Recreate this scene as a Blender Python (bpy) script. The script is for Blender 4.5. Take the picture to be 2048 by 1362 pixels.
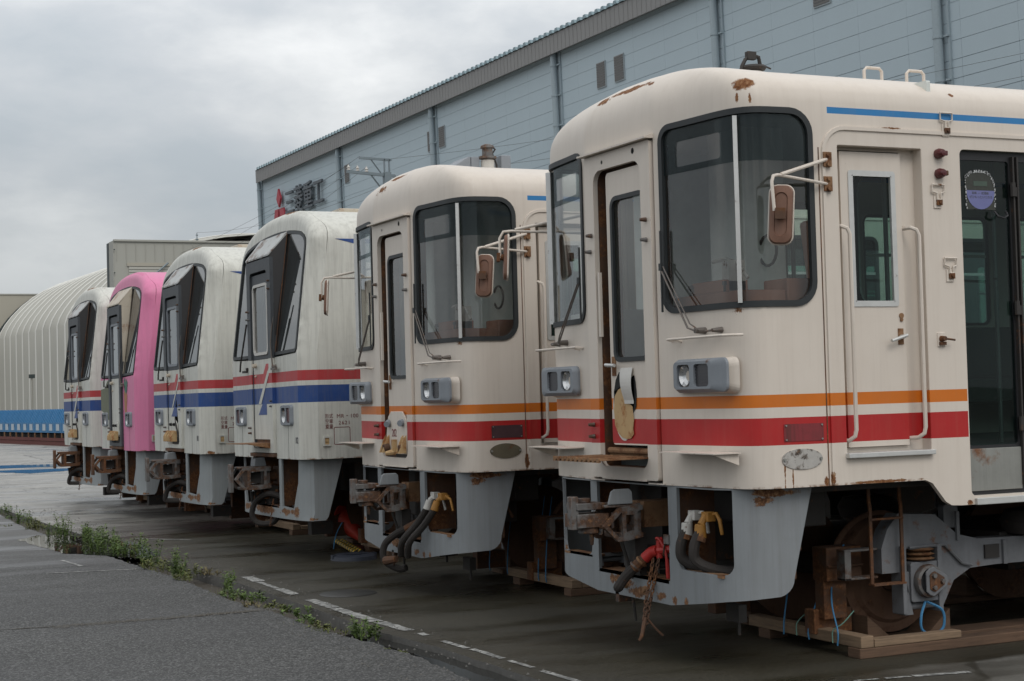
import bpy, math, random
from mathutils import Vector, Matrix
from mathutils.geometry import delaunay_2d_cdt
PI = math.pi
D = bpy.data
for o in list(D.objects):
    D.objects.remove(o)
SC = bpy.context.scene
COL = SC.collection
R = random.Random(7)

# ------------------------------------------------------------------ camera
def cam_setup():
    f, cx, cy, cz, yaw, pitch, roll = 3242.69467, -5.26449375, -8.15593295, 1.72568948, 0.435674202, 0.0330206927, -0.0275915498
    sy, cy_ = math.sin(yaw), math.cos(yaw); sp, cp = math.sin(pitch), math.cos(pitch)
    fw = Vector((sy*cp, cy_*cp, sp)); r = Vector((cy_, -sy, 0)); u = r.cross(fw)
    c, s = math.cos(roll), math.sin(roll)
    r2 = c*r + s*u; u2 = -s*r + c*u
    m = Matrix(((r2.x, u2.x, -fw.x, cx), (r2.y, u2.y, -fw.y, cy), (r2.z, u2.z, -fw.z, cz), (0, 0, 0, 1)))
    cd = D.cameras.new('camera'); cd.sensor_width = 36; cd.lens = f/2048*36
    cd.clip_start = 0.1; cd.clip_end = 2000
    o = D.objects.new('camera', cd); COL.objects.link(o); o.matrix_world = m
    SC.camera = o
cam_setup()

# ------------------------------------------------------------------ node helper
class NT:
    def __init__(s, tree):
        s.t = tree; s.n = tree.nodes; s.l = tree.links
    def new(s, typ, **k):
        n = s.n.new(typ)
        for a, b in k.items(): setattr(n, a, b)
        return n
    def put(s, sock, v):
        if hasattr(v, 'is_output'): s.l.new(v, sock)
        elif isinstance(v, (tuple, list)) and sock.type == 'RGBA' and len(v) == 3: sock.default_value = (*v, 1)
        else: sock.default_value = v
    def math(s, op, a, b=None, c=None, clamp=False):
        n = s.new('ShaderNodeMath', operation=op, use_clamp=clamp)
        s.put(n.inputs[0], a)
        if b is not None: s.put(n.inputs[1], b)
        if c is not None: s.put(n.inputs[2], c)
        return n.outputs[0]
    def mix(s, f, a, b, mode='MIX'):
        n = s.new('ShaderNodeMix', data_type='RGBA', blend_type=mode)
        s.put(n.inputs[0], f); s.put(n.inputs[6], a); s.put(n.inputs[7], b)
        return n.outputs[2]
    def ramp(s, v, stops, interp='LINEAR'):
        n = s.new('ShaderNodeValToRGB'); cr = n.color_ramp; cr.interpolation = interp
        while len(cr.elements) < len(stops): cr.elements.new(.5)
        for e, (p, c) in zip(cr.elements, stops):
            e.position = p; e.color = (*c, 1) if isinstance(c, (tuple, list)) else (c, c, c, 1)
        s.put(n.inputs[0], v); return n.outputs[0]
    def mapr(s, v, a, b, c=0., d=1.):
        n = s.new('ShaderNodeMapRange'); s.put(n.inputs[0], v)
        for i, x in enumerate((a, b, c, d)): n.inputs[i+1].default_value = x
        return n.outputs[0]
    def noise(s, vec, scale, detail=4, rough=.55, sc=None, dist=0.):
        if sc is not None: vec = s.vscale(vec, sc)
        n = s.new('ShaderNodeTexNoise'); s.put(n.inputs['Vector'], vec)
        n.inputs['Scale'].default_value = scale; n.inputs['Detail'].default_value = detail
        n.inputs['Roughness'].default_value = rough; n.inputs['Distortion'].default_value = dist
        return n.outputs[0]
    def vscale(s, vec, sc):
        n = s.new('ShaderNodeVectorMath', operation='MULTIPLY'); s.put(n.inputs[0], vec); n.inputs[1].default_value = sc
        return n.outputs[0]
    def vadd(s, vec, sc):
        n = s.new('ShaderNodeVectorMath', operation='ADD'); s.put(n.inputs[0], vec); s.put(n.inputs[1], sc)
        return n.outputs[0]
    def sep(s, vec):
        n = s.new('ShaderNodeSeparateXYZ'); s.put(n.inputs[0], vec); return n.outputs
    def obj(s): return s.new('ShaderNodeTexCoord').outputs['Object']
    def pos(s): return s.new('ShaderNodeNewGeometry').outputs['Position']
    def bump(s, h, strength=.3, dist=.01):
        n = s.new('ShaderNodeBump'); n.inputs['Strength'].default_value = strength; n.inputs['Distance'].default_value = dist
        s.put(n.inputs['Height'], h); return n.outputs[0]

def newmat(name):
    m = D.materials.new(name); m.use_nodes = True
    t = NT(m.node_tree); b = t.n['Principled BSDF']
    return m, t, b

# ------------------------------------------------------------------ world: overcast sky
SUN_EL, SUN_AZ = math.radians(46), math.radians(180)      # azimuth from +Y towards +X
w = D.worlds.new('World'); SC.world = w; w.use_nodes = True
t = NT(w.node_tree); bg = t.n['Background']
sky = t.new('ShaderNodeTexSky', sky_type='NISHITA', sun_disc=False)
sky.sun_elevation = SUN_EL; sky.sun_rotation = SUN_AZ; sky.air_density = 1.2; sky.dust_density = 2.0
dirv = t.new('ShaderNodeTexCoord').outputs['Generated']
sx, sy_, sz = t.sep(dirv)
zz = t.math('ADD', t.math('MAXIMUM', sz, 0.), .45)
comb = t.new('ShaderNodeCombineXYZ')
t.put(comb.inputs[0], t.math('DIVIDE', sx, zz)); t.put(comb.inputs[1], t.math('DIVIDE', sy_, zz))
big = t.noise(comb.outputs[0], 1.5, 7, .55, dist=.3)
low = t.noise(dirv, 5.5, 7, .50, sc=(1, 1, 2.0), dist=.1)
fine = t.noise(dirv, 16, 8, .6, sc=(1, 1, 2.6), dist=.2)
cl = t.math('ADD', t.math('MULTIPLY', big, .25), t.math('MULTIPLY', low, .62))
cl = t.math('ADD', cl, t.math('MULTIPLY', fine, .13))
cloud = t.ramp(cl, [(.38, (5.3, 5.75, 6.15)), (.46, (6.2, 6.5, 6.8)), (.52, (7.4, 7.6, 7.75)), (.60, (9.3, 9.4, 9.4))])
gz = t.math('ADD', t.mapr(sz, .03, .26, .84, 1.46), t.mapr(sz, .3, 1., 0., .45))                        # overcast: brighter towards the zenith
gcol = t.new('ShaderNodeVectorMath', operation='SCALE'); t.put(gcol.inputs[0], cloud); t.put(gcol.inputs[3], gz)
hz = t.mapr(sz, 0.02, .17, 1., 0.)
hcol = t.mix(t.math('MULTIPLY', hz, .50), gcol.outputs[0], (4.1, 4.85, 5.5))
skymix = t.mix(.90, sky.outputs[0], hcol)
t.put(bg.inputs[0], skymix); bg.inputs[1].default_value = .083

sd = D.lights.new('sun', 'SUN'); sd.energy = 1.0; sd.angle = math.radians(28); sd.color = (1, .965, .92)
so = D.objects.new('sun', sd); COL.objects.link(so)
sdir = Vector((math.sin(SUN_AZ)*math.cos(SUN_EL), math.cos(SUN_AZ)*math.cos(SUN_EL), math.sin(SUN_EL)))
so.rotation_euler = (-sdir).to_track_quat('-Z', 'Y').to_euler(); so.location = (0, 0, 40)
SC.view_settings.view_transform = 'Standard'; SC.view_settings.look = 'None'
SC.view_settings.exposure = 0.0; SC.view_settings.gamma = 1; SC.view_settings.use_curve_mapping = False
SC.render.engine = 'CYCLES'
SC.cycles.max_bounces = 8; SC.cycles.transparent_max_bounces = 16; SC.cycles.glossy_bounces = 3; SC.cycles.diffuse_bounces = 3
SC.cycles.caustics_reflective = False; SC.cycles.caustics_refractive = False

# ------------------------------------------------------------------ materials
def rustmask(t, vec, scale, lo, hi, detail=8):
    return t.mapr(t.noise(vec, scale, detail, .62), lo, hi)

def paint(name, base, stripes=(), rough=.42, streak=.20, rust=.0, spots=(), bottom=None, bump=.12, dirt=(.30, .22, .15), fade=.05, rustcol=(.17, .065, .022), zfade=None):
    """painted car body; stripes (z0,z1,colour,xmin,xmax) in car coordinates are printed bands"""
    m, t, b = newmat(name)
    v = t.obj(); x, y, z = t.sep(v)
    big = t.noise(v, 1.7, 5, .6)
    col = t.mix(t.mapr(big, .3, .75, 0, fade*2), base, tuple(min(1, k*1.25+.03) for k in base))
    for (z0, z1, c, xa, xb) in stripes:
        f = t.math('MULTIPLY', t.math('GREATER_THAN', z, z0), t.math('LESS_THAN', z, z1))
        f = t.math('MULTIPLY', f, t.math('MULTIPLY', t.math('GREATER_THAN', x, xa), t.math('LESS_THAN', x, xb)))
        col = t.mix(f, col, t.mix(t.mapr(t.noise(v, 3, 6, .65), .35, .7, 0, .35), c, tuple(k*.72 for k in c)))
    stk = t.noise(v, 1., 6, .65, sc=(17, 17, .8))
    stk2 = t.noise(v, 1., 4, .6, sc=(50, 50, 2.2))
    sf = t.math('MULTIPLY', t.mapr(stk, .46, .78), streak)
    col = t.mix(sf, col, dirt)
    col = t.mix(t.math('MULTIPLY', t.mapr(stk2, .52, .8), streak*.6), col, tuple(k*.6 for k in dirt))
    blot = t.noise(v, 7, 8, .7)
    col = t.mix(t.math('MULTIPLY', t.mapr(blot, .5, .8), streak*.5), col, dirt)
    spk = t.noise(v, 60, 3, .6)
    col = t.mix(t.mapr(spk, .72, .80, 0, .5), col, (.12, .07, .045))
    r = None
    if rust:
        r = t.mapr(t.math('ADD', t.noise(v, 6, 9, .68), t.math('MULTIPLY', t.noise(v, 45, 3, .6), .12)), .76-rust*.16, .80-rust*.14)
    if bottom is not None:
        edge = t.math('MULTIPLY', t.mapr(z, bottom, bottom+.018, 1, 0), t.math('MULTIPLY', t.math('GREATER_THAN', z, bottom-.02), t.math('LESS_THAN', x, 1.33)))
        e = t.math('MULTIPLY', edge, t.mapr(t.noise(v, 7, 8, .7), .50, .58))
        r = e if r is None else t.math('MAXIMUM', r, e)
    for (cx, cy, cz, rx, ry, rz_, th) in spots:
        dv = t.vadd(v, (-cx, -cy, -cz)); dv = t.vscale(dv, (1/rx, 1/ry, 1/rz_))
        ln = t.new('ShaderNodeVectorMath', operation='LENGTH'); t.put(ln.inputs[0], dv)
        mr_ = sorted((rx, ry, rz_))[-1]; q = t.math('ADD', ln.outputs[1], t.math('MULTIPLY', t.math('SUBTRACT', t.noise(v, max(4., 1.3/mr_), 9, .78), .5), 5.*th))
        e = t.mapr(q, .95, .72)
        r = e if r is None else t.math('MAXIMUM', r, e)
    if r is not None:
        rc = t.ramp(t.noise(v, 42, 7, .75), [(.34, tuple(k*.5 for k in rustcol)), (.47, rustcol), (.58, (.27, .14, .065)), (.70, (.38, .27, .17))])
        col = t.mix(r, col, rc)
        b.inputs['Roughness'].default_value = rough
        t.put(b.inputs['Roughness'], t.mapr(r, 0, 1, rough, .9))
    else:
        b.inputs['Roughness'].default_value = rough
    t.put(b.inputs['Base Color'], col)
    h = t.math('ADD', t.math('MULTIPLY', t.noise(v, 2.2, 3, .5), 1.), t.math('MULTIPLY', blot, .12))
    if r is not None: h = t.math('ADD', h, t.math('MULTIPLY', r, -.25))
    t.put(b.inputs['Normal'], t.bump(h, bump, .03))
    b.inputs['Specular IOR Level'].default_value = .4
    return m

def metal(name, base, rough=.55, var=.35, rust=.3, rustcol=(.15, .06, .022), metallic=0., scale=8):
    m, t, b = newmat(name); v = t.obj()
    n = t.noise(v, scale, 8, .65)
    col = t.mix(t.mapr(n, .35, .7, 0, var), base, tuple(k*.45 for k in base))
    stk = t.noise(v, 1., 5, .6, sc=(22, 22, 1.6))
    col = t.mix(t.mapr(stk, .5, .75, 0, var*.7), col, tuple(min(1, k*1.35) for k in base))
    if rust:
        rm = t.mapr(t.noise(v, scale*.7, 9, .7), .66-rust*.25, .74-rust*.22)
        rc = t.ramp(t.noise(v, 40, 5, .7), [(.3, tuple(k*.45 for k in rustcol)), (.55, rustcol), (.75, (.33, .16, .06))])
        col = t.mix(rm, col, rc)
    t.put(b.inputs['Base Color'], col); b.inputs['Roughness'].default_value = rough; b.inputs['Metallic'].default_value = metallic
    t.put(b.inputs['Normal'], t.bump(n, .25, .01))
    return m

def glassm(name, tint=(.80, .86, .85), refl=1.0, ior=1.5, alpha=0.0, body=(.02, .03, .03)):
    m = D.materials.new(name); m.use_nodes = True; t = NT(m.node_tree)
    t.n.remove(t.n['Principled BSDF']); out = t.n['Material Output']
    tr = t.new('ShaderNodeBsdfTransparent'); t.put(tr.inputs[0], tint)
    gl = t.new('ShaderNodeBsdfGlossy'); gl.inputs['Roughness'].default_value = .015
    df = t.new('ShaderNodeBsdfDiffuse'); v = t.obj()
    dn = t.noise(v, 1., 5, .6, sc=(9, 9, 1.5))
    t.put(df.inputs[0], t.mix(dn, body, tuple(k*1.6+.01 for k in body)))
    fr = t.new('ShaderNodeFresnel'); fr.inputs[0].default_value = ior
    wv = t.noise(v, 1.3, 2, .5); t.put(gl.inputs['Normal'], t.bump(wv, .05, .03))
    m1 = t.new('ShaderNodeMixShader'); t.put(m1.inputs[0], t.mapr(dn, .3, .8, alpha*.6, alpha*1.3)); t.l.new(tr.outputs[0], m1.inputs[1]); t.l.new(df.outputs[0], m1.inputs[2])
    m2 = t.new('ShaderNodeMixShader'); t.put(m2.inputs[0], t.math('MULTIPLY', fr.outputs[0], refl, clamp=True)); t.l.new(m1.outputs[0], m2.inputs[1]); t.l.new(gl.outputs[0], m2.inputs[2])
    t.l.new(m2.outputs[0], out.inputs[0])
    return m

def plain(name, base, rough=.6, metallic=0., var=.25, scale=12, bump=.1, emis=None):
    m, t, b = newmat(name); v = t.obj(); n = t.noise(v, scale, 6, .6)
    t.put(b.inputs['Base Color'], t.mix(t.mapr(n, .3, .7, 0, var), base, tuple(k*.55 for k in base)))
    b.inputs['Roughness'].default_value = rough; b.inputs['Metallic'].default_value = metallic
    t.put(b.inputs['Normal'], t.bump(n, bump, .01))
    return m

CREAM = (.66, .59, .515)
ORANGE = (.62, .165, .014); RED = (.43, .020, .020); BLUE_L = (.022, .19, .44)
ST_A = [(1.402, 1.479, ORANGE, -1, 1.70), (1.175, 1.339, RED, -1, 1.70), (3.192, 3.232, BLUE_L, .69, 14)]
M = {}
M['creamA'] = paint('cream_striped_paint', CREAM, ST_A, bottom=.915, streak=.10, bump=.16,
    spots=[(.145, -1.285, 3.362, .085, .07, .046, .42), (.107, -1.274, 3.275, .010, .012, .035, .5), (.162, -1.333, 3.270, .010, .012, .04, .5), (.07, -.1, 3.545, .05, .32, .02, .9), (.06, .32, 3.525, .05, .10, .03, .8),
           (.06, -.34, 3.53, .02, .035, .02, .4), (1.68, -1.35, 3.36, .022, .03, .016, .6), (1.18, -1.38, 3.12, .10, .03, .008, .8), (.60, -1.375, .945, .02, .03, .035, .4), (.645, -1.375, .96, .015, .03, .05, .6), (1.0, -1.38, .925, .30, .03, .012, .8),
           (.305, -1.37, 1.0, .006, .03, .09, .8), (.36, -1.37, .98, .005, .03, .07, .8), (1.69, -1.37, .76, .03, .03, .02, .8), (.0, .0, .975, .03, .02, .03, .9), (.08, -1.25, 1.99, .03, .05, .02, .9)])
M['creamB'] = paint('cream_striped_paint_cleaner', tuple(k*.97 for k in CREAM), ST_A, bottom=.915, streak=.13, bump=.16,
    spots=[(.07, .05, 3.55, .06, .25, .02, .9), (.03, .32, 3.47, .05, .12, .04, .9), (.5, .1, 3.60, .3, .25, .02, .9), (.0, .0, .975, .03, .02, .03, .9), (.08, -1.25, 1.99, .03, .05, .02, .9), (.62, -1.375, 1.0, .02, .03, .08, .6)])
M['cream'] = paint('cream_paint_plain', CREAM, rust=.12, streak=.25)
M['creamR'] = paint('cream_paint_rusty', CREAM, rust=.45, streak=.30)
M['inner'] = plain('pale_grey_interior', (.72, .75, .71), .7)
M['innerdk'] = plain('dark_interior_lining', (.10, .115, .11), .8)
WHITE = (.60, .595, .54)
RED_B, BLUE_B = (.46, .045, .05), (.02, .065, .235)
ST_B = [(1.720, 1.831, RED_B, -1, 9), (1.487, 1.668, BLUE_B, -1, 9)]
GREY_STREAK = (.20, .19, .165)
def whitemat(n, sp=()):
    return paint(n, WHITE, ST_B, bottom=.88, streak=.42, dirt=GREY_STREAK, rough=.5, spots=sp)
RST = (.24, .10, .05)
M['white3'] = whitemat('white_striped_paint', [(.30, -.36, 3.62, .07, .27, .045, .45), (.42, -.1, 3.66, .05, .2, .03, .6), (.30, -1.0, 3.42, .02, .03, .06, .6)])
M['white4'] = whitemat('white_striped_paint_worn', [(.30, -.34, 3.62, .08, .24, .045, .45), (.12, -1.35, .9, .05, .1, .02, .9)])
M['white6'] = whitemat('white_striped_paint_peeling', [(.30, -.2, 3.62, .08, .45, .05, .5), (.36, -.75, 3.52, .10, .25, .08, .6), (.3, .7, 3.55, .05, .3, .05, .8)])
PINK = (.66, .205, .36)
M['pink5'] = paint('pink_paint', PINK, (), rough=.5, streak=.25, dirt=(.30, .14, .18), fade=.12, bottom=.88,
    spots=[(.42, -.5, 3.60, .10, .15, .04, .7)])
M['whiteP'] = paint('white_paint_plain', WHITE, (), streak=.42, dirt=GREY_STREAK, rust=.1)
M['seal'] = plain('black_window_rubber', (.022, .026, .028), .55, var=.4)
M['glass'] = glassm('clear_cab_glass', (.95, .97, .96), 2.0, 1.5, .05, (.22, .23, .22))
M['glasstint'] = glassm('tinted_band_glass', (.50, .56, .58), .5, 1.3, .12, (.08, .10, .105))
M['glassB'] = glassm('smoky_windscreen_glass', (.45, .50, .51), 1.6, 1.6, .30, (.07, .08, .08))
M['glassdoor'] = glassm('green_door_glass', (.50, .68, .64), .9, 1.45, .08, (.03, .05, .05))
M['wiper'] = metal('tarnished_wiper_steel', (.16, .14, .125), .5, .3, .35, metallic=.3, scale=20)
M['silver'] = metal('worn_silver_bar', (.62, .62, .60), .35, .2, .12, metallic=.4)
M['skirt'] = paint('blue_grey_skirt_paint', (.215, .23, .24), (), rough=.6, streak=.28, dirt=(.11, .10, .09), fade=.16, rust=.0, rustcol=(.13, .06, .03), bump=.2, spots=[(.28, -1.26, .885, .22, .06, .025, .7), (.22, -1.24, .84, .07, .06, .03, .9), (.0, -.54, .185, .03, .035, .03, .6), (.0, -.68, .19, .03, .03, .03, .6), (.0, -.12, .20, .03, .16, .035, .9), (.0, .2, .25, .03, .20, .04, .9), (.0, 1.02, .42, .04, .05, .04, .7), (.0, -.37, .2, .03, .07, .03, .8)])
M['skirtR'] = paint('blue_grey_skirt_paint_light', (.265, .285, .29), (), rough=.6, streak=.30, dirt=(.13, .12, .11), fade=.12, rust=.0, rustcol=(.15, .07, .035), bump=.2, spots=[(.0, .1, .30, .05, .5, .05, .8), (.02, -.75, .30, .06, .22, .04, .8), (.03, .85, .30, .06, .25, .05, .9), (.03, -1.0, .30, .05, .08, .06, .7), (.1, -1.28, .24, .1, .05, .02, .8)])
M['rust'] = metal('brown_rust', (.105, .056, .034), .88, .5, .8)
M['rustlt'] = metal('ochre_rust', (.27, .15, .075), .85, .5, .7)
M['iron'] = metal('dark_oily_iron', (.035, .031, .028), .7, .4, .35)
M['black'] = plain('black_shade_and_parts', (.012, .012, .012), .85)  # black for some parts; stands in for shade at sill, holes and torn gap
M['bogie'] = metal('grey_bogie_paint', (.17, .175, .185), .6, .4, .30)
M['coupler'] = metal('coupler_steel', (.145, .14, .135), .65, .45, .85, rustcol=(.09, .045, .025))
M['rubber'] = metal('hose_rubber', (.030, .025, .022), .8, .4, .12, scale=20)
M['hosered'] = metal('red_valve_paint', (.45, .03, .025), .45, .3, .15)
M['yellow'] = metal('yellow_valve_paint', (.36, .17, .03), .6, .4, .42, scale=16)
M['valvew'] = metal('white_valve_paint', (.55, .53, .49), .6, .3, .32, scale=16)
M['lampgrey'] = metal('grey_lamp_bezel', (.23, .25, .275), .55, .2, .08)
M['lens'] = plain('clear_lamp_reflector', (.62, .62, .62), .12, .85, .15, 20)
M['lensdk'] = plain('dark_lamp_glass', (.055, .052, .058), .25, 0, .4, 60)
M['lensred'] = plain('dark_red_lamp_glass', (.10, .02, .022), .2, 0, .4, 60)
M['mirrorback'] = metal('brown_mirror_back', (.20, .105, .07), .42, .35, .35, metallic=.3)
M['steel'] = metal('bare_steel_panel', (.30, .30, .275), .45, .4, .32, rustcol=(.22, .10, .05), metallic=.35, scale=3)
M['blackframe'] = plain('black_door_frame', (.018, .018, .02), .45)
M['plum'] = plain('plum_edge_paint', (.09, .03, .05), .5)
M['wheel'] = metal('rusty_wheel_steel', (.165, .090, .055), .85, .5, .5, rustcol=(.11, .05, .025), scale=4)
def woodmat(name, base):
    m, t, b = newmat(name); v = t.obj()
    g = t.noise(v, 1., 7, .65, sc=(5, 5, 70)); g2 = t.noise(v, 2.2, 5, .6)
    col = t.ramp(t.math('ADD', t.math('MULTIPLY', g, .6), t.math('MULTIPLY', g2, .4)), [(.3, tuple(k*.45 for k in base)), (.55, base), (.75, tuple(min(1, k*1.3) for k in base))])
    t.put(b.inputs['Base Color'], col); b.inputs['Roughness'].default_value = .85
    t.put(b.inputs['Normal'], t.bump(g, .35, .006)); return m
M['wood'] = woodmat('pale_timber', (.235, .16, .10)); M['wooddk'] = woodmat('brown_timber', (.12, .070, .042))
M['rope'] = plain('blue_rope', (.045, .19, .36), .7); M['rope2'] = plain('green_string', (.16, .32, .26), .7)
M['desk'] = plain('brown_cab_desk', (.17, .075, .045), .5); M['desk'] = plain('brown_cab_desk', (.34, .15, .09), .5)
M['seat'] = plain('tan_seat', (.42, .22, .15), .7)
M['greenseat'] = plain('green_seat', (.07, .10, .08), .8)
M['txt'] = plain('dark_red_lettering', (.17, .03, .03), .6); M['txtdk'] = plain('grey_lettering', (.09, .09, .10), .6)
M['blueb'] = paint('faded_blue_paint', BLUE_B, (), streak=.2); M['redb'] = paint('faded_red_paint', RED_B, (), streak=.2)
M['greyframe'] = metal('dark_grey_gangway_paint', (.055, .062, .07), .55, .3, .1)
M['visor'] = metal('pale_visor_peeling', (.42, .43, .42), .5, .2, .62, rustcol=(.13, .075, .05), scale=5)
M['visorc'] = metal('cream_visor_rusty', (.50, .44, .35), .5, .2, .55, rustcol=(.30, .15, .08), scale=4)
M['visorb'] = plain('black_visor_side', (.026, .024, .024), .4)
M['sticker'] = plain('violet_sticker', (.16, .17, .36), .6, bump=0); M['stickw'] = plain('white_torn_paper', (.45, .46, .46), .8)
M['peel'] = metal('peeled_primer', (.50, .34, .17), .85, .2, .62, rustcol=(.36, .155, .05), scale=7)
M['curl'] = plain('curled_white_film', (.62, .60, .56), .5)
M['oval'] = metal('bleached_oval_plate', (.44, .42, .39), .6, .25, .62, rustcol=(.07, .05, .035), scale=22)
M['ovald'] = metal('dark_oval_plate', (.13, .11, .07), .6, .4, .5)
M['nameplate'] = paint('stained_red_plate', (.22, .03, .035), (), streak=.9, dirt=(.03, .03, .02))
M['nameplated'] = plain('soot_black_plate', (.07, .03, .035), .6, var=.6)

# ------------------------------------------------------------------ mesh builder
class MB:
    def __init__(s): s.v = []; s.f = []; s.sm = []
    def face(s, idx, smooth=False): s.f.append(tuple(idx)); s.sm.append(smooth)
    def add(s, vs, fs, smooth=False):
        b = len(s.v); s.v += [tuple(p) for p in vs]
        for f in fs: s.f.append(tuple(b+i for i in f)); s.sm.append(smooth)
        return s
    def box(s, x0, x1, y0, y1, z0, z1, rot=None, piv=None):
        vs = [Vector(p) for p in ((x0,y0,z0),(x1,y0,z0),(x1,y1,z0),(x0,y1,z0),(x0,y0,z1),(x1,y0,z1),(x1,y1,z1),(x0,y1,z1))]
        if rot is not None:
            c = Vector(piv) if piv else Vector(((x0+x1)/2, (y0+y1)/2, (z0+z1)/2))
            vs = [rot @ (p-c) + c for p in vs]
        return s.add(vs, [(0,3,2,1),(4,5,6,7),(0,1,5,4),(1,2,6,5),(2,3,7,6),(3,0,4,7)])
    def prism(s, poly, axis, a, b):
        """poly: 2D points; axis: the extrusion axis; (u,v) are the two other axes in xyz order"""
        n = len(poly)
        def P(u, v, w): return {'x': (w, u, v), 'y': (u, w, v), 'z': (u, v, w)}[axis]
        vs = [P(u, v, a) for u, v in poly] + [P(u, v, b) for u, v in poly]
        fs = [tuple(range(n))[::-1], tuple(range(n, 2*n))] + [(i, (i+1) % n, (i+1) % n+n, i+n) for i in range(n)]
        area = sum(poly[i][0]*poly[(i+1) % n][1]-poly[(i+1) % n][0]*poly[i][1] for i in range(n))
        flip = (area < 0) != (axis == 'y')
        if b < a: flip = not flip
        if flip: fs = [f[::-1] for f in fs]
        return s.add(vs, fs)
    def tube(s, pts, r, seg=8, caps=True, closed=False):
        pts = [Vector(p) for p in pts]; n = len(pts); base = len(s.v)
        rr = r if isinstance(r, (list, tuple)) else [r]*n
        prev = None
        for i, p in enumerate(pts):
            if closed: d = (pts[(i+1) % n]-pts[i-1])
            else: d = (pts[min(i+1, n-1)]-pts[max(i-1, 0)])
            d = d.normalized() if d.length > 1e-9 else Vector((0, 0, 1))
            if prev is None:
                up = Vector((0, 0, 1)) if abs(d.z) < .9 else Vector((1, 0, 0))
                a = d.cross(up).normalized()
            else: a = (prev - d*prev.dot(d)).normalized()
            prev = a; b = d.cross(a)
            for k in range(seg):
                th = 2*PI*k/seg; s.v.append(tuple(p+(a*math.cos(th)+b*math.sin(th))*rr[i]))
        m = n if closed else n-1
        for i in range(m):
            j = (i+1) % n
            for k in range(seg):
                k2 = (k+1) % seg
                s.f.append((base+i*seg+k, base+i*seg+k2, base+j*seg+k2, base+j*seg+k)); s.sm.append(True)
        if caps and not closed:
            s.f.append(tuple(base+k for k in range(seg))[::-1]); s.sm.append(False)
            s.f.append(tuple(base+(n-1)*seg+k for k in range(seg))); s.sm.append(False)
        return s
    def cyl(s, p0, p1, r0, r1=None, seg=20): return s.tube([p0, p1], [r0, r1 if r1 is not None else r0], seg)
    def lathe(s, prof, origin, axis, seg=32):
        """prof: (radius, along axis)"""
        o = Vector(origin); ax = Vector(axis).normalized(); up = Vector((0, 0, 1)) if abs(ax.z) < .9 else Vector((1, 0, 0))
        a = ax.cross(up).normalized(); b = ax.cross(a); base = len(s.v); n = len(prof)
        for (r, h) in prof:
            for k in range(seg):
                th = 2*PI*k/seg; s.v.append(tuple(o+ax*h+(a*math.cos(th)+b*math.sin(th))*r))
        for i in range(n-1):
            for k in range(seg):
                k2 = (k+1) % seg; s.f.append((base+i*seg+k, base+i*seg+k2, base+(i+1)*seg+k2, base+(i+1)*seg+k)); s.sm.append(True)
        return s
    def build(s, name, mat, parent=None, bev=0., loc=None, sharp=35):
        me = D.meshes.new(name); me.from_pydata([tuple(p) for p in s.v], [], s.f)
        me.polygons.foreach_set('use_smooth', [bool(x) for x in s.sm])
        me.materials.append(mat if not isinstance(mat, str) else M[mat]); me.update()
        if any(s.sm): me.set_sharp_from_angle(angle=math.radians(sharp))
        o = D.objects.new(name, me); COL.objects.link(o)
        if parent: o.parent = parent
        if loc: o.location = loc
        if bev:
            md = o.modifiers.new('bevel', 'BEVEL'); md.width = bev; md.segments = 2; md.limit_method = 'ANGLE'; md.angle_limit = math.radians(40)
        return o

def thing(name, label, cat, loc=(0, 0, 0), rot=(0, 0, 0), group=None):
    o = D.objects.new(name, None); COL.objects.link(o); o.location = loc; o.rotation_euler = rot
    o['label'] = label; o['category'] = cat
    if group: o['group'] = group
    return o
def tag(o, label, cat, group=None):
    o['label'] = label; o['category'] = cat
    if group: o['group'] = group
    return o
def struct(o): o['kind'] = 'structure'; return o
def stuff(o): o['kind'] = 'stuff'; return o

def rrect(u0, u1, v0, v1, r=.05, seg=5):
    rs = r if isinstance(r, (list, tuple)) else [r]*4       # bl, br, tr, tl
    out = []
    for (cu, cv, a0, q) in ((u0+rs[0], v0+rs[0], PI, rs[0]), (u1-rs[1], v0+rs[1], 1.5*PI, rs[1]), (u1-rs[2], v1-rs[2], 0, rs[2]), (u0+rs[3], v1-rs[3], .5*PI, rs[3])):
        for k in range(seg+1):
            a = a0+.5*PI*k/seg; out.append((cu+q*math.cos(a), cv+q*math.sin(a)))
    return out
def inset(poly, d):
    n = len(poly); out = []
    for i in range(n):
        a, b, c = Vector(poly[i-1]), Vector(poly[i]), Vector(poly[(i+1) % n])
        e1 = (b-a); e2 = (c-b)
        if e1.length < 1e-9: e1 = e2
        if e2.length < 1e-9: e2 = e1
        n1 = Vector((-e1.y, e1.x)).normalized(); n2 = Vector((-e2.y, e2.x)).normalized()
        q = (n1+n2); q = q.normalized() if q.length > 1e-6 else n1
        out.append(tuple(b+q*(d/max(.35, q.dot(n1)))))
    return out
def pip(p, poly):
    x, y = p; c = False; n = len(poly); j = n-1
    for i in range(n):
        xi, yi = poly[i]; xj, yj = poly[j]
        if (yi > y) != (yj > y) and x < (xj-xi)*(y-yi)/(yj-yi)+xi: c = not c
        j = i
    return c
def subdiv(poly, step):
    out = []; n = len(poly)
    for i in range(n):
        a = poly[i]; b = poly[(i+1) % n]; L = math.hypot(b[0]-a[0], b[1]-a[1]); k = max(1, int(math.ceil(L/step)))
        for j in range(k): out.append((a[0]+(b[0]-a[0])*j/k, a[1]+(b[1]-a[1])*j/k))
    return out

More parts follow.
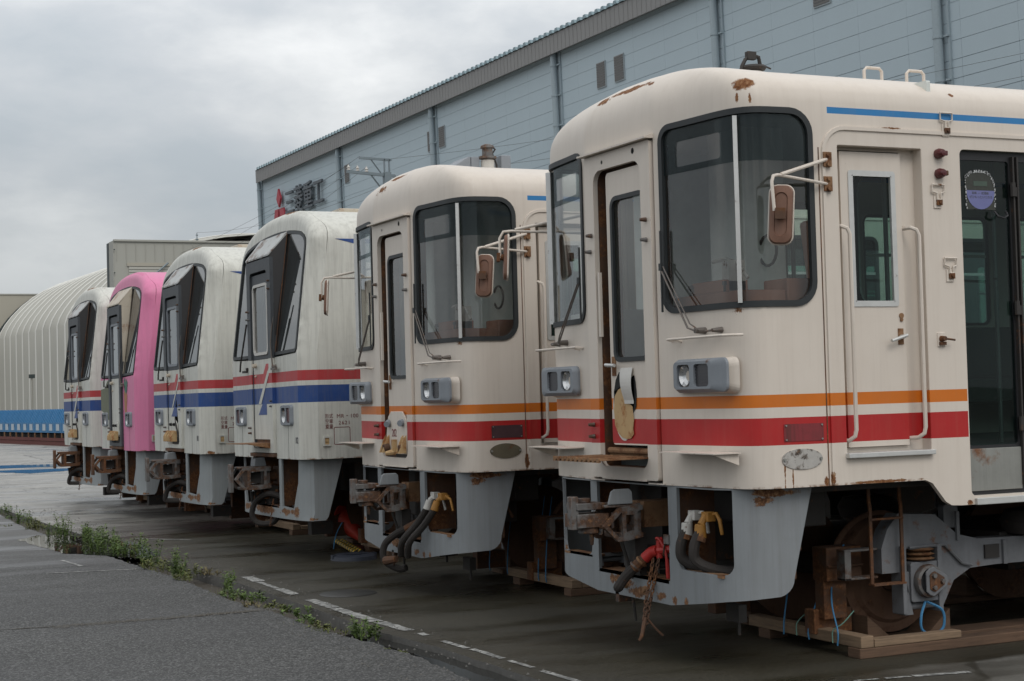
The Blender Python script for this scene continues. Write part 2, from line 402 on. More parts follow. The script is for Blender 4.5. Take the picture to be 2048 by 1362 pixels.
def surf(outer, holes, us, vs, fmap, thick=.03, lift=0., inner=True, step=.06, flip=False, extra=()):
    """a curved sheet with real openings: outline and holes in (u,v), mapped by fmap; thickness goes inwards"""
    polys = [subdiv(outer, step)] + [subdiv(h, step) for h in holes]
    pts = []; edges = []
    for pl in polys:
        b = len(pts); pts += pl; edges += [(b+i, b+(i+1) % len(pl)) for i in range(len(pl))]
    ns = len(pts)
    cell = {}
    for p in pts: cell.setdefault((round(p[0]/.02), round(p[1]/.02)), 1)
    for u in us:
        for v in vs:
            p = (u, v)
            k = (round(u/.02), round(v/.02))
            if any((k[0]+a, k[1]+c) in cell for a in (-1, 0, 1) for c in (-1, 0, 1)): continue
            if pip(p, outer) and not any(pip(p, h) for h in holes): pts.append(p)
    for p in extra:
        if pip(p, outer) and not any(pip(p, h) for h in holes): pts.append(p)
    r = delaunay_2d_cdt([Vector(p) for p in pts], edges, [], 0, 1e-7)
    V2 = [tuple(p) for p in r[0]]; tris = []
    for f in r[2]:
        c = (sum(V2[i][0] for i in f)/len(f), sum(V2[i][1] for i in f)/len(f))
        if pip(c, outer) and not any(pip(c, h) for h in holes): tris.append(tuple(f))
    P = [Vector(fmap(*p)) for p in V2]
    e = 2e-3; N = []
    for p in V2:
        a = Vector(fmap(p[0]+e, p[1]))-Vector(fmap(p[0]-e, p[1])); b = Vector(fmap(p[0], p[1]+e))-Vector(fmap(p[0], p[1]-e))
        n = a.cross(b); N.append(n.normalized() if n.length > 1e-12 else Vector((0, 0, 1)))
    if flip: N = [-n for n in N]
    mb = MB()
    A = [p+n*lift for p, n in zip(P, N)]
    def orient(f): return f[::-1] if flip else f
    mb.add(A, [orient(f) for f in tris], True)
    if thick:
        B = [p-n*thick for p, n in zip(A, N)]
        if inner: mb.add(B, [orient(f)[::-1] for f in tris], True)
        cnt = {}
        for f in tris:
            for i in range(len(f)):
                a, b = f[i], f[(i+1) % len(f)]; cnt[(a, b)] = 1
        for (a, b) in list(cnt):
            if (b, a) not in cnt:
                q = [A[a], A[b], B[b], B[a]]
                mb.add(q, [(0, 3, 2, 1) if not flip else (0, 1, 2, 3)], False)
    return mb
def ring(outer, d, fmap, thick, lift, step=.06, flip=False):
    inn = inset(outer, d)
    return surf(outer, [inn], [], [], fmap, thick, lift, True, step, flip)
def lin(a, b, n): return [a+(b-a)*i/n for i in range(n+1)]

def text_mesh(body, size, ext, name, mat, parent, mtx, sx=1., spc=1.):
    c = D.curves.new(name, 'FONT'); c.body = body; c.size = size; c.extrude = ext; c.resolution_u = 3; c.space_character = spc
    o = D.objects.new('tmp', c); COL.objects.link(o)
    dg = bpy.context.evaluated_depsgraph_get(); me = D.meshes.new_from_object(o.evaluated_get(dg))
    D.objects.remove(o); me.name = name; me.materials.clear(); me.materials.append(M[mat] if isinstance(mat, str) else mat)
    me.transform(mtx @ Matrix.Diagonal((sx, 1, 1, 1)))
    ob = D.objects.new(name, me); COL.objects.link(ob); ob.parent = parent
    return ob
# text frames: on a side facing -Y (reads along +X) and on a front facing -X (reads along -Y)
def on_side(x, y, z): return Matrix(((1, 0, 0, x), (0, 0, -1, y), (0, 1, 0, z), (0, 0, 0, 1)))
def on_front(x, y, z): return Matrix(((0, 0, -1, x), (-1, 0, 0, y), (0, 1, 0, z), (0, 0, 0, 1)))
ZL = .2                                                    # car coordinates have their zero 0.2 m above the yard
def P(mb, name, mat, root, bev=0., sub=False, **k):
    return mb.build(name, mat, root, bev, None if sub else (0, 0, ZL), **k)

# ================================================================== CREAM RAILCAR
def chaikin(pts, it=2):
    for _ in range(it):
        q = [pts[0]]
        for a, b in zip(pts, pts[1:]):
            q += [(a[0]*.75+b[0]*.25, a[1]*.75+b[1]*.25), (a[0]*.25+b[0]*.75, a[1]*.25+b[1]*.75)]
        q.append(pts[-1]); pts = q
    return pts
class Path:
    def __init__(s, half):
        s.p = half; s.s = [0]
        for a, b in zip(half, half[1:]): s.s.append(s.s[-1]+math.hypot(b[0]-a[0], b[1]-a[1]))
    def at(s, q):
        sg = -1 if q >= 0 else 1; q = abs(q); lo = 0; hi = len(s.s)-1
        if q >= s.s[-1]: hi = len(s.s)-1; lo = hi-1
        else:
            while hi-lo > 1:
                m = (lo+hi)//2
                if s.s[m] <= q: lo = m
                else: hi = m
        k = (q-s.s[lo])/max(1e-9, s.s[hi]-s.s[lo]); a, b = s.p[lo], s.p[hi]
        return a[0]+(b[0]-a[0])*k, sg*(a[1]+(b[1]-a[1])*k)
    def sy(s, y):
        for i in range(len(s.p)-1):
            if s.p[i+1][1] >= y: return s.s[i]+(y-s.p[i][1])/max(1e-9, s.p[i+1][1]-s.p[i][1])*(s.s[i+1]-s.s[i])
    def sx(s, x):
        for i in range(len(s.p)-1, 0, -1):
            if s.p[i-1][0] <= x: return s.s[i-1]+(x-s.p[i-1][0])/max(1e-9, s.p[i][0]-s.p[i-1][0])*(s.s[i]-s.s[i-1])
LEN = 15.5
PA = Path([(-.02, 0), (-.02, .47)] + chaikin([(-.02, .471), (.03, .85), (.05, 1.05), (.07, 1.18), (.1, 1.27), (.16, 1.34), (.26, 1.365), (.6, 1.375)], 2) + [(LEN, 1.375)])
ZE, ZD, RV = 3.255, .368, .9
def fA(s, v):
    x, y = PA.at(s)
    if v <= ZE: return (x, y, v)
    th = min(1., (v-ZE)/RV)*PI/2; w_ = min(1, max(0, x/.5)); n = 1.814+(1.3-1.814)*w_; m = 2.719+(2.898-2.719)*w_
    tx = max(x, .25); h = 1-max(0., math.cos(th))**(2/n); z = ZE+ZD*math.sin(th)**(2/m)
    return (x+(tx-x)*h, y*(1-h), z)
SYA, SXA = PA.sy, PA.sx
SMAX = PA.s[-1]

def loft(mb, A, xa, B, xb, capA=True, capB=False):
    """A,B: same-count (y,z) outlines at x=xa, x=xb"""
    n = len(A); b = len(mb.v)
    mb.v += [(xa, p[0], p[1]) for p in A]+[(xb, p[0], p[1]) for p in B]
    for i in range(n): mb.face((b+i, b+(i+1) % n, b+n+(i+1) % n, b+n+i))
    if capA: mb.face(tuple(b+i for i in range(n))[::-1])
    if capB: mb.face(tuple(b+n+i for i in range(n)))
    return mb

def headlampA(root, s):
    """s=-1 near (camera) side, +1 far side"""
    def Y(pl): return [(s*p[0], p[1]) for p in (pl if s > 0 else pl)]
    hb = MB(); A = Y(rrect(.68, 1.20, 1.515, 1.70, .05)); B = Y(rrect(.66, 1.26, 1.49, 1.715, .05))
    loft(hb, A, -.01, B, .075, True, True)
    h = P(hb, 'headlamp_housing', 'creamR', root)
    bz = MB()
    fmap = (lambda u, v: (-.052, -u, v)) if s < 0 else (lambda u, v: (-.052, u, v))
    o = rrect(.695, 1.135, 1.525, 1.695, .03)
    holes = [rrect(.735, .885, 1.54, 1.678, .025), rrect(.935, 1.105, 1.54, 1.678, .025)]
    q = surf(o, holes, [], [], fmap, .03, 0, True, .3, flip=(s > 0)); bz.add(q.v, q.f)
    loft(bz, Y(o), -.052, Y(rrect(.675, 1.262, 1.503, 1.712, .045)), -.02, False)
    loft(bz, Y(rrect(.675, 1.262, 1.503, 1.712, .045)), -.02, Y(rrect(.675, 1.262, 1.503, 1.712, .045)), .0, False, True)
    b = bz.build('lamp_bezel', M['lampgrey'], h, .004)
    l1 = MB(); c = (0, s*.81, 1.609)
    l1.lathe([(.0, .0), (.03, -.003), (.055, -.015), (.066, -.035)], (-.006, c[1], c[2]), (1, 0, 0), 24)
    l1.build('lamp_lens', M['lens'], h)
    l2 = MB(); l2.box(-.035, -.028, s*1.02-.09, s*1.02+.09, 1.535, 1.683)
    for k in range(7): l2.box(-.038, -.034, s*1.02-.085, s*1.02+.085, 1.545+k*.019, 1.552+k*.019)
    l2.build('lamp_lens', M['lensdk'], h)

def wiperA(root, s):
    w_ = MB(); y = lambda a: s*a
    w_.cyl((.05, y(.94), 1.885), (-.035, y(.94), 1.885), .022, .017, 12)
    w_.tube([(-.035, y(.94), 1.885), (-.05, y(.88), 1.905), (-.045, y(.56), 2.30)], .0065, 6)
    w_.tube([(-.02, y(.97), 1.885), (-.045, y(.90), 1.93), (-.04, y(.585), 2.31)], .0045, 6)
    w_.cyl((.06, y(1.10), 1.882), (-.01, y(1.10), 1.88), .02, .012, 10); w_.cyl((-.01, y(1.10), 1.88), (-.02, y(1.04), 1.876), .008, .006, 6)
    a = P(w_, 'wiper', 'wiper', root)
    bl = MB(); bl.box(-.045, -.035, y(.565)-.006, y(.565)+.006, 2.02, 2.54); bl.box(-.055, -.04, y(.57)-.015, y(.57)+.015, 2.285, 2.33)
    bl.build('wiper_blade', M['seal'], a)

def windowA(root, s):
    """wrap-around cab window: s=-1 near, +1 far"""
    fm = fA if s < 0 else (lambda u, v: fA(-u, v))
    a, b = SYA(.533), SXA(.572); o = rrect(a, b, 2.008, 3.214, [.12, .15, .16, .11], 6)
    P(ring(o, .037, fm, .03, .012, .05, s > 0), 'window_rubber', 'seal', root)
    i = inset(o, .03); mid = SYA(1.262)
    g = surf(i, [], lin(a, b, 16), [2.1, 2.6, 3.1], fm, 0, -.012, step=.08, flip=s > 0)
    P(g, 'window_glass', 'glass', root)
    tb_ = surf(inset(rrect(a, b, 2.86, 3.214, [.02, .02, .16, .11], 6), .032), [rrect(a+.16, a+.60, 2.93, 3.09, .02)], lin(a, b, 16), [3.0], fm, 0, -.007, step=.08, flip=s > 0)
    P(tb_, 'tinted_band', 'glasstint', root)
    mb = MB(); x, y = PA.at(mid)
    mb.prism([(-.02, -.012), (.028, -.006), (.028, .02), (-.02, .015)], 'z', 2.035, 3.165)
    ang = -.45 if s < 0 else .45
    vs = [Matrix.Rotation(ang, 3, 'Z') @ Vector(((v[1] if 1 else 0), v[0], 0)) for v in mb.v]
    mb.v = [(x-.012+q.x, -s*0+(y if s < 0 else -y)+q.y*1.0, v[2]) for q, v in zip(vs, mb.v)]
    P(mb, 'window_bar', 'silver', root)

def mirror(root, s, x0, zz, mat='mirrorback', tilt=.0, cx=.165, edge=False):
    """arms + rear view mirror on the crew door frame; s=-1 near, +1 far"""
    Y = lambda a: s*a
    m_ = MB()
    if not edge:
        tip = (.10, Y(1.62), 2.70)
        m_.tube([(.665, Y(1.385), 2.755), (.16, Y(1.60), 2.765), (.115, Y(1.62), 2.755), (.10, Y(1.625), 2.72), (.112, Y(1.625), 2.55)], .0105, 8)
        m_.tube([(.665, Y(1.385), 2.905), (.19, Y(1.59), 2.77)], .012, 8)
    else:
        m_.tube([(.60, Y(1.385), 2.73), (-.06, Y(1.64), 2.765), (-.115, Y(1.66), 2.76), (-.145, Y(1.665), 2.71), (-.145, Y(1.665), 2.56)], .0105, 8)
        m_.tube([(.60, Y(1.385), 2.905), (-.03, Y(1.63), 2.775)], .012, 8)
    a = P(m_, 'mirror_arm', 'cream', root)
    for zz_ in (2.755, 2.905):
        k = MB(); k.box(.64, .70, *sorted((Y(1.375), Y(1.395))), zz_-.045, zz_+.045); k.cyl((.67, Y(1.38), zz_-.03), (.67, Y(1.41), zz_-.03), .014, .014, 8); k.cyl((.67, Y(1.38), zz_+.03), (.67, Y(1.41), zz_+.03), .014, .014, 8); k.build('mirror_bracket', M['rustlt'], a)
    # mirror head: dished back plate with a bright rim
    hb = MB(); prof = rrect(-.068, .068, -.172, .172, .045, 6); cup = rrect(-.038, .038, -.13, .13, .037, 6)
    n = len(prof); b0 = 0
    lay = [(prof, 0, 1.), (prof, -.018, 1.), (prof, -.03, .9), (cup, -.034, 1.), (cup, -.026, .86)]
    for (pl, d, sc) in lay: hb.v += [(d, p[0]*sc, p[1]*(sc if sc == 1 else .96)) for p in pl]
    for j in range(len(lay)-1):
        for i in range(n): hb.face((j*n+i, j*n+(i+1) % n, (j+1)*n+(i+1) % n, (j+1)*n+i), True)
    hb.face(tuple(range(n))[::-1]); hb.face(tuple(range(4*n, 5*n)))
    rim = MB(); rim.tube([(0, p[0], p[1]) for p in prof], .0075, 6, closed=True)
    jt = MB(); jt.cyl((-.025, 0, 0), (-.075, .0, 0), .028, .022, 10); jt.box(-.085, -.06, -.03, .03, -.035, .03)
    if not edge: ang = math.radians(52); loc = Vector((.175, Y(1.60), 2.53)); tl = .06
    else: ang = math.radians(-22); loc = Vector((-.085, Y(1.655), 2.565)); tl = -.05
    Rm = Matrix.Translation(loc) @ Matrix.Rotation(ang if s < 0 else (-ang if not edge else ang), 4, 'Z') @ Matrix.Rotation(tl, 4, 'X') @ Matrix.Rotation(.05, 4, 'Y')
    def tr(mb): mb.v = [tuple(Rm @ Vector(p)) for p in mb.v]; return mb
    h = P(tr(hb), 'mirror_head', mat, root); tr(rim).build('mirror_rim', M['cream'], h); tr(jt).build('mirror_joint', M['rust'], h)

def latch(root, x, z, y=-1.375):
    k = MB(); k.box(x-.028, x+.03, y-.008, y, z-.075, z+.005); k.build
    a = P(k, 'hook_latch', 'creamR', root, .003)
    q = MB(); q.tube([(x-.045, y-.014, z+.075), (x+.05, y-.014, z+.075), (x+.05, y-.014, z+.03), (x+.022, y-.014, z+.02), (x+.022, y-.014, z-.02), (x-.008, y-.014, z-.02), (x-.008, y-.014, z+.02), (x-.045, y-.014, z+.03)], .0065, 6, closed=True)
    q.build('latch_hook', M['creamR'], a)
    r = MB(); r.cyl((x+.01, y-.005, z-.035), (x+.01, y-.03, z-.035), .012, .012, 8); r.box(x-.012, x+.03, y-.02, y-.008, z-.055, z-.02); r.build('latch_pin', M['rust'], a)

def bogie(root, x0, back=False, paint_='bogie'):
    """two-axle truck: x0 is the leading axle"""
    def wheelset(xa):
        for s in (-1, 1):
            wb = MB(); prof = [(.0, .0), (.10, .0), (.11, .012), (.115, -.02), (.30, -.028), (.325, -.002), (.385, .0), (.39, .012), (.395, .10), (.42, .11), (.425, .125), (.40, .135), (.12, .13), (0., .13)]
            wb.lathe([(r, h) for r, h in prof], (xa, s*.615, .243), (0, -s, 0), 40)
            P(wb, 'wheel', 'wheel', root)
        ax = MB(); ax.cyl((xa, -.60, .243), (xa, .60, .243), .075, .075, 14); P(ax, 'axle', 'iron', root)
        for s in (-1, 1):
            Y = lambda a, b: sorted((s*a, s*b))
            bx = MB(); bx.prism(rrect(xa-.125, xa+.115, .10, .36, .02), 'y', *Y(.86, .99)); bx.box(xa-.17, xa-.12, *Y(.9, .97), .16, .30)
            a = P(bx, 'axle_box', paint_, root, .006)
            cp = MB(); cp.lathe([(.105, .0), (.11, .03), (.105, .055), (.09, .065)], (xa+.0, s*.98, .235), (0, s, 0), 28)
            cp.build('axle_cap', M['coupler'], a)
            tri = [(xa+.02+.10*math.cos(t_), .235+.10*math.sin(t_)) for t_ in (0, .35, 1.75, 2.1, 2.45, 3.85, 4.2, 4.55, 5.93)]
            tr_ = MB(); tr_.prism(tri, 'y', *Y(1.045, 1.06)); tr_.build('axle_cover', M['bogie'], a, .008)
            tr2 = MB(); tr2.prism([(xa+.02+(p[0]-xa-.02)*.68, .235+(p[1]-.235)*.68) for p in tri], 'y', *Y(1.058, 1.066)); tr2.build('cover_recess', M['rust'], a)
            for t_ in (0, 2.1, 4.2):
                bo = MB(); bo.cyl((xa+.02+.045*math.cos(t_), s*1.06, .235+.045*math.sin(t_)), (xa+.02+.045*math.cos(t_), s*1.085, .235+.045*math.sin(t_)), .016, .016, 6); bo.build('cover_bolt', M['coupler'], a)
            sp = MB()
            for k in range(3): sp.lathe([(.07, 0), (.098, .012), (.07, .024)], (xa-.005, s*.93, .365+k*.03), (0, 0, 1), 20)
            P(sp, 'rubber_spring', 'rustlt', root)
            ped = MB(); ped.box(xa-.20, xa-.165, *Y(.88, 1.0), .03, .47); ped.box(xa+.09, xa+.125, *Y(.88, 1.0), .03, .47); ped.cyl((xa-.19, s*.93, .07), (xa+.12, s*.93, .07), .025, .025, 8)
            P(ped, 'pedestal_guide', paint_, root, .004)
    wheelset(x0); wheelset(x0+2.0)
    for s in (-1, 1):
        Y = lambda a, b: sorted((s*a, s*b))
        xc = x0+1.0
        half = [(-1.34, .46), (-1.34, .30), (-1.16, .30), (-1.10, .02), (-1.17, .02), (-1.17, .45), (-.88, .45), (-.88, .05), (-.86, .05), (-.76, .22), (-.62, .29), (-.4, .30), (0, .30)]
        top = [(0, .47), (-.55, .48), (-.72, .52), (-.90, .66), (-1.20, .68), (-1.29, .58)]
        o = half + [(-p[0], p[1]) for p in half[:-1][::-1]] + [(-p[0], p[1]) for p in top[1:][::-1]] + top
        o = [(xc+p[0], p[1]) for p in o]
        q = MB(); fm = (lambda u, v: (u, -.97, v)) if s < 0 else (lambda u, v: (u, .97, v))
        q = surf([(p[0], p[1]) for p in o], [], [], [], fm, .12, 0, True, .5, flip=s > 0)
        P(q, 'bogie_side_frame', paint_, root, .008)
        rb = MB()
        for sg in (-1, 1):
            rb.tube([(xc+sg*(1.13), s*.985, .455), (xc+sg*.84, s*.985, .46), (xc+sg*.70, s*.985, .33), (xc+sg*.62, s*.985, .31)], .011, 6)
            P(rb, 'frame_rib', paint_, root); rb = MB(); rb.box(xc+sg*.72-.012, xc+sg*.72+.012, *Y(.965, .985), .48, .67); P(rb, 'frame_rib', paint_, root); rb = MB()
        rb.box(xc-.50, xc-.38, *Y(.968, .985), .345, .435); P(rb, 'maker_plate', 'iron', root); rb = MB(); rb.tube([(xc-.33, s*.98, .30), (xc-.33, s*.98, .46)], .02, 6); P(rb, 'frame_rib', paint_, root)
        lug = MB(); lug.prism(rrect(xc-.80, xc-.68, .56, .72, .03), 'y', *Y(.88, .94)); P(lug, 'frame_lug', paint_, root, .005)
        air = MB(); air.lathe([(.10, 0), (.22, .02), (.24, .10), (.20, .17), (.1, .19)], (xc, s*.92, .47), (0, 0, 1), 24); P(air, 'air_spring', 'rubber', root)
        dm = MB(); dm.tube([(xc+.10, s*1.0, .66), (xc+.16, s*1.02, .42), (xc+.14, s*1.03, .28)], [.03, .055, .04], 10); dm.lathe([(.0, .05), (.04, .05), (.09, .03), (.105, .0), (.105, -.12), (.06, -.14)], (xc+.06, s*1.03, .27), (0, s, 0), 22)
        P(dm, 'damper', 'coupler', root)
        rg = MB(); rg.box(x0-.62, x0-.34, *Y(.60, .76), .25, .47); rg.box(x0-.62, x0-.44, *Y(.62, .72), .0, .26); rg.box(x0-.62, x0-.34, *Y(.60, .78), .34, .355)
        rg.box(x0-.66, x0-.36, *Y(.55, .66), -.10, .06)
        P(rg, 'rail_guard', 'rust', root, .006)
        gb = MB()
        for (a, b, c, d) in ((x0-.60, x0-.55, .27, .46), (x0-.60, x0-.34, .27, .285), (x0-.60, x0-.34, .45, .465)): gb.box(a, b, *Y(.84, .93), c, d)
        P(gb, 'guard_bracket', 'coupler', root, .004)
    cr = MB(); cr.box(x0+.72, x0+1.28, -.88, .88, .30, .50); cr.box(x0+.2, x0+.7, -.3, .3, .15, .5); cr.box(x0+1.3, x0+1.8, -.3, .3, .15, .5); P(cr, 'bogie_bolster', 'iron', root, .01)
    return

def hose(pts, r=.022, n=18):
    out = []; q = [Vector(p) for p in pts]; q = [q[0]*2-q[1]]+q+[q[-1]*2-q[-2]]
    for i in range(1, len(q)-2):
        for k in range(n//3):
            t_ = k/(n//3); a, b, c, d = q[i-1:i+3]
            out.append(.5*((2*b)+(-a+c)*t_+(2*a-5*b+4*c-d)*t_*t_+(-a+3*b-3*c+d)*t_**3))
    out.append(q[-2]); return out

def chain(mb, a, b, sag=.0, link=.032, r=.0045):
    a, b = Vector(a), Vector(b); n = max(2, int((b-a).length/(link*.75)))
    for i in range(n):
        t_ = (i+.5)/n; c = a.lerp(b, t_); c.z -= sag*4*t_*(1-t_)
        d = (b-a).normalized(); up = Vector((0, 1, 0)) if i % 2 else Vector((1, 0, 0)); sd_ = d.cross(up).normalized()
        mb.tube([c+d*link*.5*math.cos(k*PI/3)*1.0+sd_*link*.32*math.sin(k*PI/3) for k in range(6)], r, 5, closed=True)

def railcarA(ox, oy, oz, label, kind):
    root = thing('railcar', label, 'railcar', (ox, oy, oz), group=None)
    body = 'creamA' if kind == 1 else 'creamB'
    W = 1.375
    # ---- shell with openings
    g, zb = .47, .917
    near = [(g, zb), (SXA(1.346), zb), (SXA(1.40), .895), (SXA(1.50), .775), (SXA(1.545), .75), (SXA(1.62), .745), (SMAX, .745)]
    outer = [(g, 3.165)] + near[0:1] + near[1:] + [(SMAX, ZE+RV), (-SMAX, ZE+RV)] + [(-p[0], p[1]) for p in near[::-1]] + [(-g, 3.165)]
    holes = []
    for s in (1, -1):
        def H(x0, x1, z0, z1, r):
            pl = rrect(SXA(x0), SXA(x1), z0, z1, r); return pl if s > 0 else [(-p[0], p[1]) for p in pl]
        wq = rrect(SYA(.545), SXA(.56), 2.02, 3.202, [.10, .13, .14, .10], 6)
        holes.append(wq if s > 0 else [(-p[0], p[1]) for p in wq])
        holes.append(H(.755, 1.402, 1.10, 3.002, .012))
        holes.append(H(1.707, 2.64, .80, 3.01, .035))
        for k in range(7): holes.append(H(3.0+k*1.62, 4.32+k*1.62, 2.0, 2.93, .08))
    us = sorted(set([round(sg*u, 4) for sg in (1, -1) for u in lin(0, 1.75, 44)+lin(1.95, SMAX, 34)]))
    vs = lin(.95, ZE, 16)+[ZE+RV*(i/16) for i in range(17)]
    sh = surf(outer, holes, us, vs, fA, .035, 0, True, .08)
    P(sh, 'body_shell', body, root)
    e = MB(); e.box(LEN-.03, LEN, -W+.03, W-.03, .8, 3.5); P(e, 'rear_wall', 'cream', root)
    fl = MB(); fl.box(.12, 15.4, -1.28, 1.28, 1.02, 1.09); P(fl, 'cabin_floor', 'innerdk', root)
    # ---- gangway surround and front door
    sr = surf(rrect(-.452, .452, .942, 3.145, .02), [rrect(-.325, .325, 1.018, 3.035, [.07, .07, .09, .09])], [], [], lambda u, v: (-.042, -u, v), .035, 0, True, .4)
    gs = P(sr, 'gangway_surround', body, root, .006)
    lt = MB(); lt.prism([(-.085, 3.15), (-.085, 3.162), (.0, 3.185), (.0, 3.15)], 'y', -.475, .475); lt.build('lintel_lip', M['creamR'], gs)
    rv = MB()
    for k in range(18): rv.cyl((.0, -.455, 1.05+k*.12), (.0, -.468, 1.05+k*.12), .007, .007, 6)
    rv.build('rivet', M['rust'], gs)
    hg = MB()
    for (y_, z_) in ((.40, 1.30), (.40, 1.22), (.36, 2.60), (.38, 2.49), (-.395, 2.63), (-.395, 2.50)):
        hg.cyl((-.045, y_, z_), (-.085, y_+.01, z_), .016, .010, 8)
    hg.build('door_hinge_pin', M['coupler'], gs)
    ho = MB(); ho.lathe([(.0, -.001), (.02, -.001), (.028, -.006)], (-.043, -.24, 3.10), (-1, 0, 0), 14); ho.lathe([(.0, -.001), (.013, -.001)], (-.043, .19, 3.085), (-1, 0, 0), 10); ho.build('bolt_hole', M['black'], gs)
    for z0, z1 in ((1.9, 2.34),):
        bar = MB(); bar.box(-.040, -.02, .275, .30, z0, z1); bar.build('lock_bar', M['cream'] if z0 > 1.5 else M['iron'], gs)
    jr = MB(); jr.box(-.008, .17, .33, .345, .95, 3.13); jr.box(-.008, .17, -.345, -.33, .95, 3.13); jr.box(-.008, .17, -.345, .345, 3.04, 3.06); jr.box(-.01, .02, .345, .47, .94, 3.14); jr.box(-.01, .02, -.47, -.345, .94, 3.14); jr.box(-.01, .02, -.345, .345, 3.06, 3.14); jr.box(.0, .2, -.34, .34, .96, 1.02)
    jr.build('door_jamb', M['rust'], gs)
    dx = -.008
    hl = [rrect(-.140, .338, 1.722, 2.840, [.07, .07, .08, .08])]
    dz0 = 1.165
    dr = surf(rrect(-.205, .36, dz0, 3.01, .035), [inset(hl[0], .012)], [], [], lambda u, v: (dx, -u, v), .04, 0, True, .4)
    dr = P(dr, 'front_door', body, root, .004)
    ring(hl[0], .03, lambda u, v: (dx, -u, v), .02, .012, .4).build('door_window_rubber', M['seal'], dr)
    surf(inset(hl[0], .02), [], [], [], lambda u, v: (dx+.012, -u, v), 0, 0, step=.5).build('door_glass', M['glass'], dr)
    hd = MB(); hd.cyl((dx, .165, 1.70), (-.055, .165, 1.70), .012, .012, 8); hd.tube([(-.055, .195, 1.705), (-.055, .07, 1.698)], .012, 8); hd.build('door_handle', M['silver'], dr)
    hp = MB(); hp.box(dx-.006, dx, .13, .18, 1.63, 1.76); hp.build('handle_plate', M['rustlt'], dr)
    if kind == 1:
        # torn outer sheet: gap shade as a black patch, bare primer, curled film
        def blob(cy, cz, ry, rz, n=34, jag=.06, seed=1):
            q = random.Random(seed); return [(cy+ry*math.cos(2*PI*i/n)*(1+q.uniform(-jag, jag)), cz+rz*math.sin(2*PI*i/n)*(1+q.uniform(-jag, jag)*.5)) for i in range(n)]
        a = MB(); a.prism(blob(.035, 1.43, .145, .235, 34, .03, 2), 'x', dx-.003, dx-.0005); a.build('torn_edge', M['curl'], dr)
        a = MB(); a.prism([(.165, 1.44), (.165, 1.52), (.135, 1.60), (.085, 1.655), (.055, 1.64), (.03, 1.50), (-.06, 1.42), (-.10, 1.38), (-.135, 1.42), (-.145, 1.50), (-.135, 1.58), (-.12, 1.63), (-.112, 1.58), (-.12, 1.47), (-.10, 1.40), (.0, 1.30), (.12, 1.34)][::-1], 'x', dx-.005, dx-.0035); a.build('torn_gap_shade', M['black'], dr)
        a = MB(); a.prism([(.165, 1.40), (.150, 1.49), (.10, 1.535), (.05, 1.55), (.03, 1.51), (-.03, 1.455), (-.09, 1.42), (-.105, 1.33), (-.09, 1.27), (-.10, 1.24), (-.06, 1.21), (.0, 1.205), (.06, 1.215), (.12, 1.25), (.155, 1.30)][::-1], 'x', dx-.008, dx-.0055); a.build('bare_primer', M['peel'], dr)
        cm = MB(); pr = []
        N_ = 10
        for i in range(N_+1):
            t_ = i/N_; z_ = 1.68-.24*t_; bul = .016*math.sin(PI*min(1, t_*1.1))
            pr.append([(dx-.010-bul, .06-.05*t_, z_), (dx-.018-bul*1.4, -.02-.03*t_, z_), (dx-.010-bul, -.11-.005*t_, z_)])
        for i in range(N_):
            b0 = len(cm.v); cm.v += pr[i]+pr[i+1]
            cm.face((b0, b0+1, b0+4, b0+3), True); cm.face((b0+1, b0+2, b0+5, b0+4), True)
        cm.build('curled_film', M['curl'], dr)
        st = MB(); st.box(-.40, -.04, -.33, .33, 1.082, 1.092)
        for k in range(11): st.box(-.405, -.385, -.32+k*.062, -.29+k*.062, 1.07, 1.10)
        for k in range(9): st.box(-.38, -.06, -.30+k*.07, -.285+k*.07, 1.092, 1.099)
        P(st, 'gangway_step', 'rustlt', root)
        sb = MB(); sb.box(.03, .25, -.32, .32, 1.09, 1.13); sb.cyl((.02, -.3, 1.125), (.02, .3, 1.125), .022, .022, 10); P(sb, 'door_sill', 'rustlt', root)
    else:
        bp = MB(); o = [(-.27, 1.05), (-.30, 1.25), (-.275, 1.36), (-.18, 1.43), (.10, 1.43), (.17, 1.38), (.22, 1.22), (.27, 1.05)]
        bp.prism(o, 'x', -.035, -.02); bp = P(bp, 'buffer_plate', 'creamR', root, .004)
        for y_ in (-.20, -.27, .22, .15):
            rb = MB(); rb.prism([(-.11, 1.06), (-.035, 1.06), (-.035, 1.22), (-.055, 1.20)], 'y', y_-.006, y_+.006); rb.build('plate_rib', M['peel'], bp)
        q = MB(); q.cyl((-.04, -.20, 1.33), (-.075, -.225, 1.325), .035, .028, 10); q.build('plate_bolt', M['lampgrey'], bp)
        q = MB(); q.cyl((-.04, .14, 1.325), (-.075, .11, 1.315), .035, .028, 10); q.build('plate_bolt', M['lampgrey'], bp)
        for y_ in (.15, -.24):
            q = MB(); q.cyl((-.04, y_, 1.11), (-.09, y_, 1.10), .035, .035, 12); q.build('plate_roller', M['rust'], bp)
        q = MB(); q.box(-.075, -.036, -.045, -.005, 1.07, 1.18); q.cyl((-.05, -.03, 1.07), (-.12, .02, 1.055), .03, .02, 8); q.build('plate_catch', M['peel'], bp)
        text_mesh('202', .10, .001, 'number_202', 'txt', bp, on_front(-.0365, .075, 1.205), .8)
        sb = MB(); sb.box(-.01, .2, -.32, .32, 1.0, 1.06); P(sb, 'door_sill', 'iron', root)
    lp = MB()
    for s in (-1, 1):
        lp.box(-.03, .05, *sorted((s*.30, s*.50)), .918, .926)
    lp.box(-.05, .05, -.30, .30, .934, .942); P(lp, 'surround_ledge', 'creamR', root)
    dk = MB(); dk.box(.05, .09, -.47, .47, .92, 1.02); P(dk, 'sill_shadow_plate', 'black', root)
